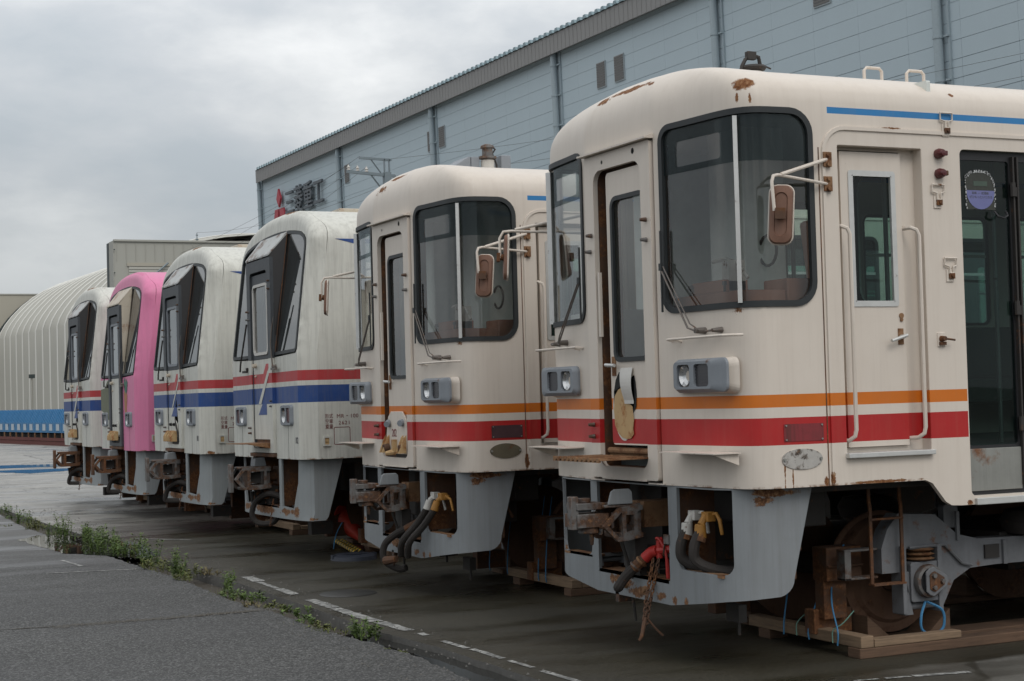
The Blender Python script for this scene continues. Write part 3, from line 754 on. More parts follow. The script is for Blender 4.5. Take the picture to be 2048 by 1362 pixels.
    # ---- glazing, lamps, wipers, rails
    for s in (-1, 1):
        windowA(root, s); headlampA(root, s); wiperA(root, s)
        rl = MB(); rl.tube([(-.005, s*.62, 1.835), (-.05, s*.63, 1.842), (-.05, s*1.28, 1.842), (-.01, s*1.32, 1.842), (.06, s*1.33, 1.842)], .0085, 8); rl.tube([(.02, s*.70, 1.825), (-.05, s*.70, 1.84)], .007, 6)
        P(rl, 'front_rail', 'cream', root)
        fp = MB(); fp.prism([(-.15, s*.66), (-.135, s*1.27), (.06, s*1.27), (.03, s*.66)], 'z', 1.132, 1.139); fp.prism([(-.12, 1.128), (.06, 1.132), (.06, 1.06)], 'y', s*1.23, s*1.245)
        P(fp, 'foot_plate', 'creamR', root)
        mirror(root, s, 0, 0, edge=(s > 0))
    # ---- crew doors, handrails, threshold on both sides
    for s in (-1, 1):
        Y = lambda a, b: sorted((s*a, s*b))
        rc = MB(); rc.box(.74, 1.42, *Y(1.275, 1.285), 1.08, 3.02); rc.box(.745, .757, *Y(1.28, 1.372), 1.10, 3.0); rc.box(1.40, 1.412, *Y(1.28, 1.372), 1.10, 3.0); rc.box(.75, 1.41, *Y(1.28, 1.372), 3.0, 3.012)
        fmd = (lambda u, v: (u, -1.318, v)) if s < 0 else (lambda u, v: (u, 1.318, v))
        glo = rrect(.882, 1.218, 2.02, 2.845, .008)
        rcs = surf(rrect(.745, 1.412, 1.09, 3.01, .002), [inset(rrect(.80, 1.29, 1.135, 2.985, .002), .002)], [], [], (lambda u, v: (u, s*1.292, v)), .02, 0, True, .6, s > 0)
        for q in (rc,): rcs.add([p for p in q.v if 1], [f for f in q.f[6:]])
        P(rcs, 'door_recess', body, root)
        dd = surf(rrect(.812, 1.278, 1.14, 2.972, .006), [glo], [], [], fmd, .045, 0, True, .6, s > 0)
        dd = P(dd, 'crew_door', body, root, .004)
        ring(inset(glo, -.012), .036, fmd, .02, .006, .6, s > 0).build('crew_window_frame', M['silver'], dd)
        surf(glo, [], [], [], lambda u, v: (u, s*1.305, v), 0, 0, step=1, flip=s > 0).build('crew_window_glass', M['glassdoor'], dd)
        hn = MB(); hn.cyl((1.235, s*1.318, 1.818), (1.235, s*1.36, 1.818), .013, .013, 8); hn.tube([(1.255, s*1.36, 1.826), (1.13, s*1.365, 1.792)], .011, 8); hn.build('crew_door_handle', M['silver'], dd)
        hn = MB(); hn.box(1.215, 1.255, *Y(1.318, 1.324), 1.77, 1.87); hn.cyl((1.245, s*1.318, 1.95), (1.245, s*1.326, 1.95), .017, .017, 12); hn.cyl((1.245, s*1.318, 1.925), (1.245, s*1.325, 1.925), .012, .012, 12); hn.build('lock_plate', M['rustlt'], dd)
        for xh in (.768, 1.297):
            hr = MB(); hr.tube([(xh-.01, s*1.30, 2.50), (xh+.005, s*1.37, 2.50), (xh+.03, s*1.395, 2.485), (xh+.043, s*1.40, 2.45), (xh+.043, s*1.40, 1.25), (xh+.035, s*1.395, 1.21), (xh+.01, s*1.37, 1.185), (xh-.01, s*1.30, 1.18)], .0135, 8)
            P(hr, 'handrail', 'cream', root)
        th = MB(); th.box(.745, 1.408, *Y(1.30, 1.412), 1.078, 1.108); P(th, 'door_threshold', 'silver', root, .004)
        # raised frame strip round the cab side
        path = [(.648, .925), (.648, 2.93)]+[(.648+.16*(1-math.cos(a)), 2.95+.155*math.sin(a)) for a in lin(0, PI/2, 8)]+[(LEN, 3.105)]
        tb = MB(); n = len(path)
        for i, (x_, z_) in enumerate(path):
            a = path[max(0, i-1)]; b_ = path[min(n-1, i+1)]; dxx, dzz = b_[0]-a[0], b_[1]-a[1]; L_ = math.hypot(dxx, dzz); nx, nz = dzz/L_*.014, -dxx/L_*.014
            tb.v += [(x_-nx, s*1.372, z_-nz), (x_-nx*.8, s*1.386, z_-nz*.8), (x_+nx*.8, s*1.386, z_+nz*.8), (x_+nx, s*1.372, z_+nz)]
        for i in range(n-1):
            for k in range(3): tb.face((i*4+k, i*4+k+1, i*4+k+5, i*4+k+4), False)
        P(tb, 'frame_strip', body, root)
        sm = MB(); sm.box(.612, .618, *Y(1.3735, 1.3775), .92, 2.98); P(sm, 'panel_seam', 'rust', root)
        # passenger door: two folding leaves in a black frame
        fr = surf(rrect(1.71, 2.637, .80, 3.005, .03), [rrect(1.738, 2.14, 1.115, 2.95, .02), rrect(2.215, 2.60, 1.115, 2.95, .02), rrect(1.738, 2.14, .83, 1.08, .005), rrect(2.215, 2.60, .83, 1.08, .005)], [], [], lambda u, v: (u, s*1.335, v), .04, 0, True, .6, s > 0)
        pd = P(fr, 'passenger_door', 'blackframe', root, .003)
        for (a_, b_) in ((1.735, 2.143), (2.212, 2.603)):
            surf(rrect(a_, b_, 1.11, 2.953, .02), [], [], [], lambda u, v: (u, s*1.325, v), 0, 0, step=1, flip=s > 0).build('door_pane', M['glassdoor'], pd)
            q = MB(); q.box(a_-.01, b_+.01, *Y(1.333, 1.345), .825, 1.095); q.build('kick_panel', M['steel'], pd, .003)
        q = MB(); q.box(2.155, 2.168, *Y(1.33, 1.36), .85, 2.98); q.box(2.19, 2.203, *Y(1.33, 1.36), .85, 2.98)
        for z_ in (1.2, 1.95, 2.72): q.cyl((2.15, s*1.36, z_), (2.15, s*1.36, z_+.09), .018, .018, 8); q.cyl((2.172, s*1.355, z_), (2.172, s*1.355, z_+.06), .014, .014, 8)
        q.build('door_hinge', M['iron'], pd)
        q = MB(); q.tube([(1.99, s*1.36, 1.0+1.62), (2.0, s*1.385, 2.585), (2.04, s*1.39, 2.575), (2.075, s*1.385, 2.59), (2.085, s*1.36, 2.62)], .008, 6); q.build('door_pull', M['blackframe'], pd)
        if s < 0 and kind == 1:
            q = MB(); q.prism([(1.79, 2.63), (1.785, 2.84), (1.83, 2.872), (1.93, 2.882), (1.99, 2.86), (2.022, 2.80), (2.028, 2.63), (1.99, 2.632), (1.83, 2.634)], 'y', -1.3285, -1.3265); q.build('torn_sticker', M['stickd'], pd)
            q = MB(); q.prism([(1.795+.0, 2.756)]+[(1.908+.116*math.cos(PI+PI*i/14), 2.752+.118*math.sin(PI+PI*i/14)) for i in range(15)]+[(2.024, 2.756)], 'y', -1.3305, -1.3290); st_ = q.build('violet_sticker', M['sticker'], pd)
            tm = text_mesh('ぜひもっといてのる', .021, .0004, 'sticker_print', 'txtdk', pd, on_side(1.815, -1.331, 2.706)); tm2 = text_mesh('長崎  ⌒  松浦線', .020, .0004, 'sticker_print', 'txtdk', pd, on_side(1.835, -1.331, 2.732))
            q = MB(); q.box(1.852, 1.965, -1.3300, -1.3290, 2.785, 2.817); q.build('sticker_window', M['greenseat'], pd)
            q = MB()
            for i in range(60):
                rr_ = random.Random(i); a = i/60
                pth = [(1.79, 2.64), (1.785, 2.84), (1.83, 2.872), (1.93, 2.882), (1.99, 2.86), (2.022, 2.80), (2.026, 2.64)]
                k = min(5, int(a*6)); f_ = a*6-k; px = pth[k][0]+(pth[k+1][0]-pth[k][0])*f_; pz = pth[k][1]+(pth[k+1][1]-pth[k][1])*f_
                px += rr_.uniform(-.004, .004); pz += rr_.uniform(-.004, .004); w2 = rr_.uniform(.002, .006)
                q.box(px-w2, px+w2, -1.3312, -1.3300, pz-w2*1.6, pz+w2*1.6)
            stuff(q.build('torn_paper', M['stickw'], pd))
        q = MB(); q.box(1.73, 2.62, *Y(1.33, 1.40), .742, .785); P(q, 'door_step_bar', 'silver', root, .004)
        # saloon windows
        for k in range(7):
            x0 = 3.0+k*1.62; o = rrect(x0-.01, x0+1.33, 1.99, 2.94, .08)
            w_ = surf(o, [inset(o, .035)], [], [], lambda u, v: (u, s*1.38, v), .03, 0, True, .6, s > 0); w_ = P(w_, 'saloon_window', 'blackframe', root)
            surf(inset(o, .03), [], [], [], lambda u, v: (u, s*1.36, v), 0, 0, step=1, flip=s > 0).build('window_pane', M['glassdoor'], w_)
            q = MB(); q.box(x0+.03, x0+1.29, *Y(1.35, 1.375), 2.58, 2.605); q.build('window_rail', M['silver'], w_)
    # ---- side lamps, latches, plates on the near side
    for z_, mt in ((2.972, 'lensred'), (2.846, 'lensred')):
        q = MB(); q.lathe([(.032, 0), (.034, .02), (.03, .03), (.026, .05), (.018, .062), (0, .064)], (1.532, -1.375, z_), (0, -1, 0), 18); P(q, 'marker_lamp', mt, root)
        q = MB(); q.box(1.53, 1.572, -1.43, -1.385, z_-.016, z_+.016); P(q, 'marker_lamp_hood', 'lensred' if z_ > 2.9 else 'rust', root, .006)
    for (x_, z_) in ((1.596, 3.16), (1.513, 2.70), (1.592, 2.235)): latch(root, x_, z_)
    q = MB(); q.box(1.475, 1.54, -1.381, -1.373, 1.75, 1.84); a = P(q, 'stop_plate', 'creamR', root, .003)
    q = MB(); q.cyl((1.505, -1.38, 1.80), (1.505, -1.42, 1.80), .02, .015, 10); q.tube([(1.505, -1.415, 1.80), (1.58, -1.42, 1.79)], .007, 6); q.box(1.485, 1.53, -1.40, -1.38, 1.76, 1.78); q.build('stop_pin', M['rust'], a)
    def oval(x0, x1, zc, h, mat, pointed=False):
        q = []
        for i in range(28):
            a = 2*PI*i/28; c = math.cos(a); s_ = math.sin(a)
            q.append((SXA((x0+x1)/2)+(x1-x0)/2*c, zc+h/2*(math.copysign(abs(s_)**(1.1 if pointed else .9), s_))))
        return surf(q, [], lin(SXA(x0), SXA(x1), 5), [zc], fA, .01, .006, True, .05), mat
    sf, mt = oval(.285, .57, 1.087, .125, 'oval' if kind == 1 else 'ovald', kind == 2)
    a = P(sf, 'oval_plate', mt, root)
    for x_ in (.30, .555):
        q = MB(); xx, yy = PA.at(SXA(x_)); q.cyl((xx, yy, 1.087), (xx, yy-.016, 1.087), .009, .009, 8); q.build('plate_screw', M['steel'], a)
    sf = surf(rrect(SXA(.305), SXA(.585), 1.195, 1.300, .004), [], lin(SXA(.3), SXA(.59), 5), [1.25], fA, .006, .004, True, .06)
    a = P(sf, 'nameplate', 'nameplate' if kind == 1 else 'nameplated', root)
    for x_ in (.318, .572):
        for z_ in (1.205, 1.29):
            q = MB(); xx, yy = PA.at(SXA(x_)); q.cyl((xx, yy, z_), (xx, yy-.010, z_), .006, .006, 6); q.build('plate_screw', M['steel'], a)
    # ---- roof fittings
    q = MB()
    q.lathe([(.06, .0), (.06, .12), (.085, .125), (.095, .14), (.085, .155), (.04, .158), (0, .16)] if kind == 1 else [(.055, 0), (.055, .09), (.085, .095), (.085, .115), (.05, .12), (.05, .19), (.065, .195), (.06, .215), (.03, .23), (0, .235)], (1.08 if kind == 1 else .95, 0, 3.62 if kind == 1 else 3.655), (0, 0, 1), 24)
    a = P(q, 'roof_whistle', 'iron' if kind == 1 else 'coupler', root); 
    q = MB(); q.cyl((1.08 if kind == 1 else .95, 0, 3.6), (1.08 if kind == 1 else .95, 0, 3.735), .063, .063, 18); q.build('whistle_base', M['valvew'], a)
    if kind == 1:
        q = MB(); q.tube([(.97, 0, 3.62), (.99, 0, 3.77), (1.02, 0, 3.82), (1.08, 0, 3.855), (1.13, 0, 3.84), (1.14, 0, 3.79)], .014, 6); q.box(1.03, 1.10, -.02, .02, 3.82, 3.875); q.tube([(1.17, 0, 3.785), (1.23, 0, 3.765)], .006, 6); q.build('whistle_pipe', M['iron'], a)
    else:
        q = MB(); q.tube([(1.0, 0, 3.87), (1.03, 0, 3.84), (1.0, 0, 3.80), (1.04, 0, 3.70), (1.05, 0, 3.62)], .009, 6); q.build('whistle_pipe', M['iron'], a)
    if kind == 2:
        q = MB(); q.prism([(.52, 3.62), (.78, 3.62), (.78, 3.765), (.76, 3.765)], 'y', 0, .35); q.box(.785, .87, 0, .3, 3.60, 3.765); P(q, 'roof_box', 'lampgrey', root, .006)
        q = MB(); q.box(1.09, 1.19, 0, .25, 3.60, 3.79); P(q, 'roof_box', 'lampgrey', root, .006)
    else:
        q = MB(); q.prism([(.42, 3.60), (.55, 3.61), (.6, 3.64), (.48, 3.63)], 'y', .0, .25); P(q, 'roof_box', 'rust', root)
        for x_ in (1.50, 1.855):
            q = MB(); q.tube([(x_, -.70, 3.53), (x_, -.70, 3.635), (x_+.02, -.70, 3.655), (x_+.125, -.70, 3.655), (x_+.145, -.70, 3.635), (x_+.145, -.70, 3.53)], .011, 8); P(q, 'roof_grab_rail', 'cream', root)
    for k in range(2):
        q = MB(); q.box(4.2+k*5, 6.4+k*5, -.7, .7, 3.55, 3.80); P(q, 'roof_air_conditioner', 'coupler', root, .04)
    # ---- interior
    pw = surf(rrect(-1.33, 1.33, 1.09, 3.45, .01), [rrect(-.40, .40, 1.10, 3.0, .06), rrect(-1.15, -.55, 2.05, 2.95, .14), rrect(.55, 1.15, 2.05, 2.95, .14)], [], [], lambda u, v: (1.50, -u, v), .03, 0, True, 1); P(pw, 'cab_partition', 'inner', root)
    for yy in (-.85, .85):
        P(ring(rrect(yy-.32, yy+.32, 2.03, 2.97, .15), .035, lambda u, v: (1.50, -u, v), .02, .015, .4), 'partition_rubber', 'seal', root)
    for nm, mt, bx in (('driver_desk', 'desk', (.13, .60, -1.22, -.42, 1.5, 2.12)), ('driver_desk', 'desk', (.45, .85, -1.24, -.98, 1.5, 2.19)), ('desk_hood', 'desk', (.16, .34, -.98, -.60, 2.12, 2.20)), ('side_cupboard', 'inner', (.2, .75, .50, 1.2, 1.09, 2.1)), ('driver_seat', 'seat', (.95, 1.35, -.95, -.5, 1.5, 1.62)),
                       ('equipment_box', 'inner', (.55, 1.48, .40, .46, 1.09, 3.2)), ('cab_cabinet', 'inner', (.62, .95, -.52, -.10, 1.09, 3.25)), ('cab_pillar', 'inner', (1.0, 1.1, -.92, -.80, 2.0, 3.3)), ('cab_cabinet', 'inner', (.62, .95, .50, .95, 1.09, 3.25)), ('ceiling_duct', 'inner', (1.6, 14.5, -.35, .35, 3.3, 3.4)), ('engine_cover', 'greenseat', (1.9, 2.6, .2, 1.2, 1.09, 1.9))):
        q = MB(); q.box(*bx); P(q, nm, mt, root, .01)
    q = MB(); q.box(1.05, 1.12, -.82, -.60, 1.62, 2.62, Matrix.Rotation(-.12, 3, 'Y')); P(q, 'seat_back', 'seat', root, .03)
    q = MB(); q.box(.20, .32, -.98, -.90, 2.12, 2.32); q.tube([(.26, -1.1, 2.20), (.26, -1.0, 2.30), (.26, -.85, 2.34), (.26, -.70, 2.33)], .012, 6); P(q, 'brake_stand', 'valvew', root)
    q = MB(); q.tube([(.75, -.6+.10*math.cos(a), 2.42+.10*math.sin(a)) for a in lin(0, PI*1.95, 16)], .010, 6); P(q, 'control_wheel', 'blackframe', root)
    for yy in (-.62, -1.02):
        q = MB(); q.cyl((.14, yy, 2.12), (.14, yy, 2.16), .008, .008, 6); q.cyl((.14, yy, 2.16), (.14, yy, 2.185), .016, .014, 8); P(q, 'desk_knob', 'blackframe', root)
    for x_ in (1.75, 2.7):
        for y_ in (-.55, .55):
            q = MB(); q.cyl((x_, y_, 1.09), (x_, y_, 3.35), .016, .016, 8); P(q, 'grab_pole', 'silver', root)
    for k in range(5):
        for s in (-1, 1):
            q = MB(); q.box(3.1+k*2.2, 4.9+k*2.2, *sorted((s*.85, s*1.3)), 1.35, 1.55); q.box(3.1+k*2.2, 4.9+k*2.2, *sorted((s*1.22, s*1.32)), 1.55, 1.98); P(q, 'bench_seat', 'greenseat', root, .03)
    for x_ in (1.75, 2.7):
        for y_ in (-.55, .55):
            q = MB(); q.cyl((x_, y_, 1.09), (x_, y_, 3.35), .016, .016, 8); P(q, 'grab_pole', 'silver', root)
    # ---- skirt
    PS = Path([(.0, 0), (.0, .5), (.0, .95)]+chaikin([(.0, .96), (.05, 1.12), (.13, 1.22), (.28, 1.27), (.60, 1.285)], 2))
    def fS(s_, v): x, y = PS.at(s_); return (x, y, v)
    so_ = PS.sx
    bot = [(0, .152), (.50, .152), (PS.sy(1.1), .232), (so_(.20), .252)]+[(so_(.28)+.13*math.sin(a), .365-.11*math.cos(a)) for a in lin(0, PI/2, 6)][1:]+[(so_(.552), .914)]
    outS = [p for p in bot]+[(-p[0], p[1]) for p in bot[::-1][:-1]]
    opn = [rrect(.60, PS.sy(1.14), .39, .906, [.07, .07, .005, .005]), [( -p[0], p[1]) for p in rrect(.57, PS.sy(1.06), .39, .906, [.05, .10, .005, .005])], rrect(-.475, .49, .305, .906, .005)]
    sk = surf(outS, opn, lin(-so_(.6), so_(.6), 36), lin(.2, .9, 6), fS, .022, 0, True, .06)
    P(sk, 'skirt', 'skirt', root)
    q = MB(); q.box(.0, .16, -.475, .475, .285, .305); q.box(.0, .10, .57, 1.0, .375, .39); q.box(.02, .10, -1.08, -.60, .372, .39); P(q, 'skirt_ledge', 'rustlt', root)
    for bx in ((.02, .30, -.565, -.55, .40, .93), (.02, .30, .55, .565, .40, .93), (.46, .475, -1.2, -.6, .35, .93)):
        q = MB(); q.box(*bx); P(q, 'skirt_inner_plate', 'rust', root)
    q = MB()
    for y_ in (.09, -.17): q.cyl((.0, y_, .225), (-.02, y_, .225), .022, .018, 8)
    P(q, 'beam_bolt', 'rustlt', root)
    # ---- underframe
    for bx in ((.45, 15.2, -1.1, 1.1, .86, 1.03), (.7, 1.0, -.80, .80, .62, .88), (4.6, 7.4, -1.2, 1.2, .25, .9), (8.0, 10.6, -1.2, 1.2, .30, .9)):
        q = MB(); q.box(*bx); P(q, 'underframe', 'iron', root, .01)
    q = MB(); q.box(.5, .55, -.9, .9, .35, .85); q.box(.35, .5, .2, .8, .45, .88); q.box(.3, .9, -.55, -.2, .42, .66); P(q, 'equipment_box', 'iron', root, .01)
    q = MB(); q.tube([(.66, -1.0, .90), (.68, -1.0, .66)], .011, 8)
    P(q, 'brake_pipe', 'iron', root); q = MB(); q.tube(hose([(.60, -.95, .80), (.62, -.97, .70), (.60, -.98, .60), (.645, -1.0, .50)]), .015, 8); P(q, 'brake_pipe', 'rust', root)
    q = MB(); q.box(.75, .95, .95, 1.02, .0, .2); q.cyl((.85, 1.0, .08), (.85, 1.0, -.06), .012, .012, 6); q.box(.0, .1, .2, .25, .1, .17); q.cyl((.05, .1, .15), (.07, .1, -.02), .012, .008, 6); P(q, 'drain_cock', 'iron', root)
    q = MB(); q.box(.34, .40, -.75, -.6, .04, .15); q.cyl((.36, -.72, .1), (.36, -.72, -.04), .01, .01, 6); P(q, 'drain_cock', 'iron', root)
    q = MB()
    for x_ in (1.17, 1.415): q.tube([(x_, -1.02, .88), (x_, -1.02, .78), (x_+.0, -1.03, .74), (x_, -1.03, .25)], .013, 6)
    q.box(1.165, 1.42, -1.05, -1.01, .655, .667); q.box(1.165, 1.42, -1.06, -1.0, .238, .25); P(q, 'step_ladder', 'rust', root)
    bogie(root, 1.637); bogie(root, 11.0)
    # ---- coupler
    cp = MB(); cp.tube([(-.05, 0, .70), (.1, 0, .70), (1.0, 0, .70)], [.06, .075, .085], 12); cp.box(.05, .9, -.09, .09, .62, .79); P(cp, 'drawbar', 'rustlt', root)
    oc = [(-.29, .645), (-.19, .545), (-.12, .545), (.0, .565), (.0, .595), (-.04, .605), (-.04, .735), (.0, .745), (.0, .775), (-.10, .772), (-.17, .765)]
    hc = [[(-.255, .645), (-.175, .567), (-.15, .575), (-.155, .735)], [(-.125, .60), (-.065, .61), (-.065, .715), (-.125, .715)]]
    cp = surf(oc, hc, [], [], lambda u, v: (u, -.16, v), .035, 0, True, 1); c2 = surf(oc, hc, [], [], lambda u, v: (u, .12, v), .035, 0, True, 1); cp.add(c2.v, c2.f)
    cp.box(-.155, -.125, -.14, .10, .56, .60); cp.box(-.04, .0, -.14, .12, .56, .775); cp.box(-.27, .0, -.14, .12, .765, .785); cp.box(-.29, -.26, -.14, .10, .63, .66)
    ch = P(cp, 'coupler_head', 'coupler', root, .007)
    q = MB(); q.prism([(-.25, .785), (-.225, .87), (-.20, .885), (-.09, .885), (-.07, .865), (-.065, .785)][::-1], 'y', -.15, -.13); q.build('coupler_guide_plate', M['skirt'], ch, .006)
    q = MB(); q.cyl((-.45, -.03, .63), (-.45, -.03, .845), .035, .035, 16); q.box(-.485, -.43, -.08, -.03, .63, .845); q.box(-.45, -.24, -.09, .06, .755, .80); q.box(-.45, -.22, -.10, .09, .64, .73); q.cyl((-.33, -.02, .60), (-.33, -.02, .64), .07, .07, 16); q.cyl((-.36, -.02, .80), (-.36, -.02, .83), .045, .045, 14); q.cyl((-.31, -.02, .52), (-.31, -.02, .60), .012, .02, 8)
    q.build('coupler_knuckle', M['coupler'], ch, .006)
    q = MB(); q.box(-.02, .07, -.08, .08, .36, .55); q.box(.0, .05, -.1, .1, .30, .36); q.cyl((-.08, 0, .53), (-.0, 0, .28), .012, .012, 6); q.build('coupler_support', M['iron'], ch)
    # ---- hoses
    if kind == 1:
        q = MB(); q.tube(hose([(-.115, -.01, .235), (-.125, -.03, .235), (-.09, -.06, .30), (-.03, -.13, .385)]), .034, 10); a = P(q, 'main_hose', 'rubber', root)
        q = MB(); q.tube([(-.05, -.11, .36), (.0, -.17, .425)], [.037, .036], 10); q.build('hose_sleeve', M['rust'], a)
        q = MB(); q.tube([(-.045, -.115, .365), (-.038, -.12, .375)], .045, 12); q.build('hose_clamp', M['coupler'], a)
        q = MB(); q.tube([(-.02, -.148, .398), (-.012, -.155, .408)], .044, 12); q.build('hose_clamp', M['rustlt'], a)
        q = MB(); q.tube(hose([(.0, -.17, .425), (.03, -.21, .465), (.05, -.26, .48)]), .038, 12); q.tube([(.055, -.27, .43), (.055, -.27, .545)], .022, 10); q.cyl((.05, -.26, .48), (.12, -.36, .49), .03, .026, 10); a2 = q.build('red_cock', M['hosered'], a)
        q = MB(); q.tube(hose([(.03, -.27, .56), (.04, -.29, .555), (.06, -.33, .49), (.065, -.345, .42)]), .010, 8); q.tube([(.065, -.345, .43), (.068, -.35, .34), (.07, -.35, .225)], [.012, .016, .013], 8); q.tube([(.08, -.25, .56), (.07, -.30, .52), (.065, -.34, .44)], .008, 6); q.build('cock_handle', M['hosered'], a)
        for (c0, c1) in (((.0, -.28, .43), (-.07, -.30, .18)), ((.03, -.30, .43), (-.05, -.31, .16)), ((-.07, -.30, .20), (-.10, -.31, .04)), ((-.05, -.31, .18), (-.08, -.31, .02))):
            q = MB(); chain(q, c0, c1, .0, .036, .0055); stuff(P(q, 'safety_chain', 'rust', root))
        q = MB(); q.tube([(-.09, -.31, .06), (-.13, -.33, -.05), (-.15, -.33, -.08)], [.014, .012, .008], 6); P(q, 'chain_hook', 'rust', root)
        q = MB(); q.tube([(-.08, -.31, .06), (-.03, -.33, -.01), (.02, -.34, -.06)], .008, 6); P(q, 'chain_hook', 'rust', root)
        for (x_, y_, mt, nm) in ((.07, -.66, 'valvew', 'white_cock'), (.07, -.82, 'yellow', 'yellow_cock')):
            q = MB(); q.tube(hose([(x_-.04, y_, .64), (x_-.08, y_+.01, .54), (x_-.06, y_, .45), (x_+.06, y_-.12, .395), (x_+.3, y_-.32, .375)]), .034, 10); a = P(q, 'brake_hose', 'rubber', root)
            q = MB(); q.cyl((x_-.04, y_, .60), (x_-.035, y_, .685), .040, .034, 12); q.tube([(x_-.03, y_, .68), (x_, y_, .73), (x_+.05, y_-.02, .725)], .026, 8); q.tube([(x_+.02, y_-.02, .74), (x_+.04, y_-.07, .75), (x_+.045, y_-.10, .71), (x_+.05, y_-.115, .62)], [.012, .014, .014, .012], 8); q.box(x_-.01, x_+.05, y_-.05, y_+.03, .70, .76)
            q.build(nm, M[mt], a, .004)
            q = MB(); q.tube([(x_-.05, y_, .58), (x_-.04, y_, .61)], .041, 10); q.build('hose_clamp', M['rust'], a)
        q = MB(); q.box(-.012, .0, -.50, -.44, .54, .60); q.tube([(-.006, -.45, .56), (.03, -.36, .46)], .006, 6); P(q, 'label_tag', 'coupler', root)
    else:
        q = MB(); q.tube(hose([(.12, -.30, .42), (.0, -.1, .38), (-.12, .08, .25), (-.13, .10, .10), (-.03, .02, .02), (.02, -.05, .03)]), .032, 10); a = P(q, 'main_hose', 'rubber', root)
        q = MB(); q.tube(hose([(.0, -.12, .38), (.1, -.22, .45), (.16, -.28, .50)]), .037, 10); q.tube([(.15, -.28, .5), (.2, -.3, .40), (.18, -.32, .25)], .016, 8); q.box(.12, .20, -.32, -.24, .48, .56); q.build('rusty_cock', M['rust'], a)
        for (x_, y_, mt, nm) in ((.05, -.63, 'valvew', 'white_cock'), (.05, -.80, 'yellow', 'yellow_cock')):
            q = MB(); q.tube(hose([(x_-.04, y_, .60), (x_-.10, y_+.12, .45), (x_-.18, y_+.26, .30), (x_-.16, y_+.36, .17)]), .030, 10); a = P(q, 'brake_hose', 'rubber', root)
            q = MB(); q.cyl((x_-.045, y_+.01, .58), (x_-.02, y_, .66), .036, .03, 12); q.tube([(x_-.02, y_, .66), (x_+.02, y_-.04, .70), (x_+.06, y_-.08, .69)], .024, 8); q.tube([(x_+.03, y_-.06, .71), (x_+.05, y_-.13, .68), (x_+.06, y_-.16, .58)], .012, 8); q.box(x_-.01, x_+.05, y_-.07, y_+.01, .67, .73); q.build(nm, M[mt], a, .004)
        q = MB(); chain(q, (.05, -.2, .40), (-.08, .0, .06)); q.cyl((-.16, .0, .1), (-.1, -.12, .12), .04, .03, 8); P(q, 'safety_chain', 'rust', root)
    return root
M['stickd'] = plain('dirty_sticker_backing', (.045, .048, .04), .7, var=.5, scale=40)
DY2 = 4.1849
A1 = railcarA(0, 1.35, 0, 'nearest cream railcar with torn paint on its front door and a violet sticker', 1)
A2 = railcarA(-.0418, 1.35+DY2, -.032, 'cream railcar with number 202 on the white plate in its front doorway', 2)

# ================================================================== WHITE RAILCAR (raked windscreen behind a gangway hood)
WB = 1.41
def rake(z): return 0. if z < 2.0 else .155*(z-2.0)/1.25
def archz(y):
    k = min(1., abs(y)/WB); return 3.20+.45*(1-k**2.5)**(1/2.2)
def smst(a, lo, hi): k = min(1., max(0., (a-lo)/(hi-lo))); return k*k*(3-2*k)
def Eo(y): return .10+.085*smst(abs(y), 1.15, 1.39)
def fB(x, v):
    """tube of the body: v<3.2 near side, then over the arch, then the far side"""
    L = 3.0
    if v <= 3.2: y, z = -WB, v
    elif v >= 3.2+L: y, z = WB, 3.2-(v-3.2-L)
    else:
        a = PI*(v-3.2)/L; c = math.cos(a); y = -WB*math.copysign(abs(c)**(2/2.5), c); z = archz(y)
    off = rake(z)+Eo(y)
    return (x+off*(1-min(1., x/1.2)), y, z)
def sidew(z): return WB if z <= 3.2 else WB*max(0., 1-((z-3.2)/.45)**2.2)**(1/2.5)
def fC(y, z):
    """front face as x(y,z)"""
    x = rake(z); a = abs(y); r = .11
    dA = max(1e-4, archz(y)-z); dS = max(1e-4, sidew(z)-a); d = dA*dS/math.hypot(dA, dS)
    if d < r:
        c = 1-math.sqrt(max(0., 1-((r-d)/r)**2)); l = (r-d)/r; w_ = smst(a, 1.15, 1.39)*(1 if z < 3.0 else max(0, 1-(z-3.0)/.25))
        x += Eo(y)*(c*(1-w_)+l*w_)
    return (x, y, z)
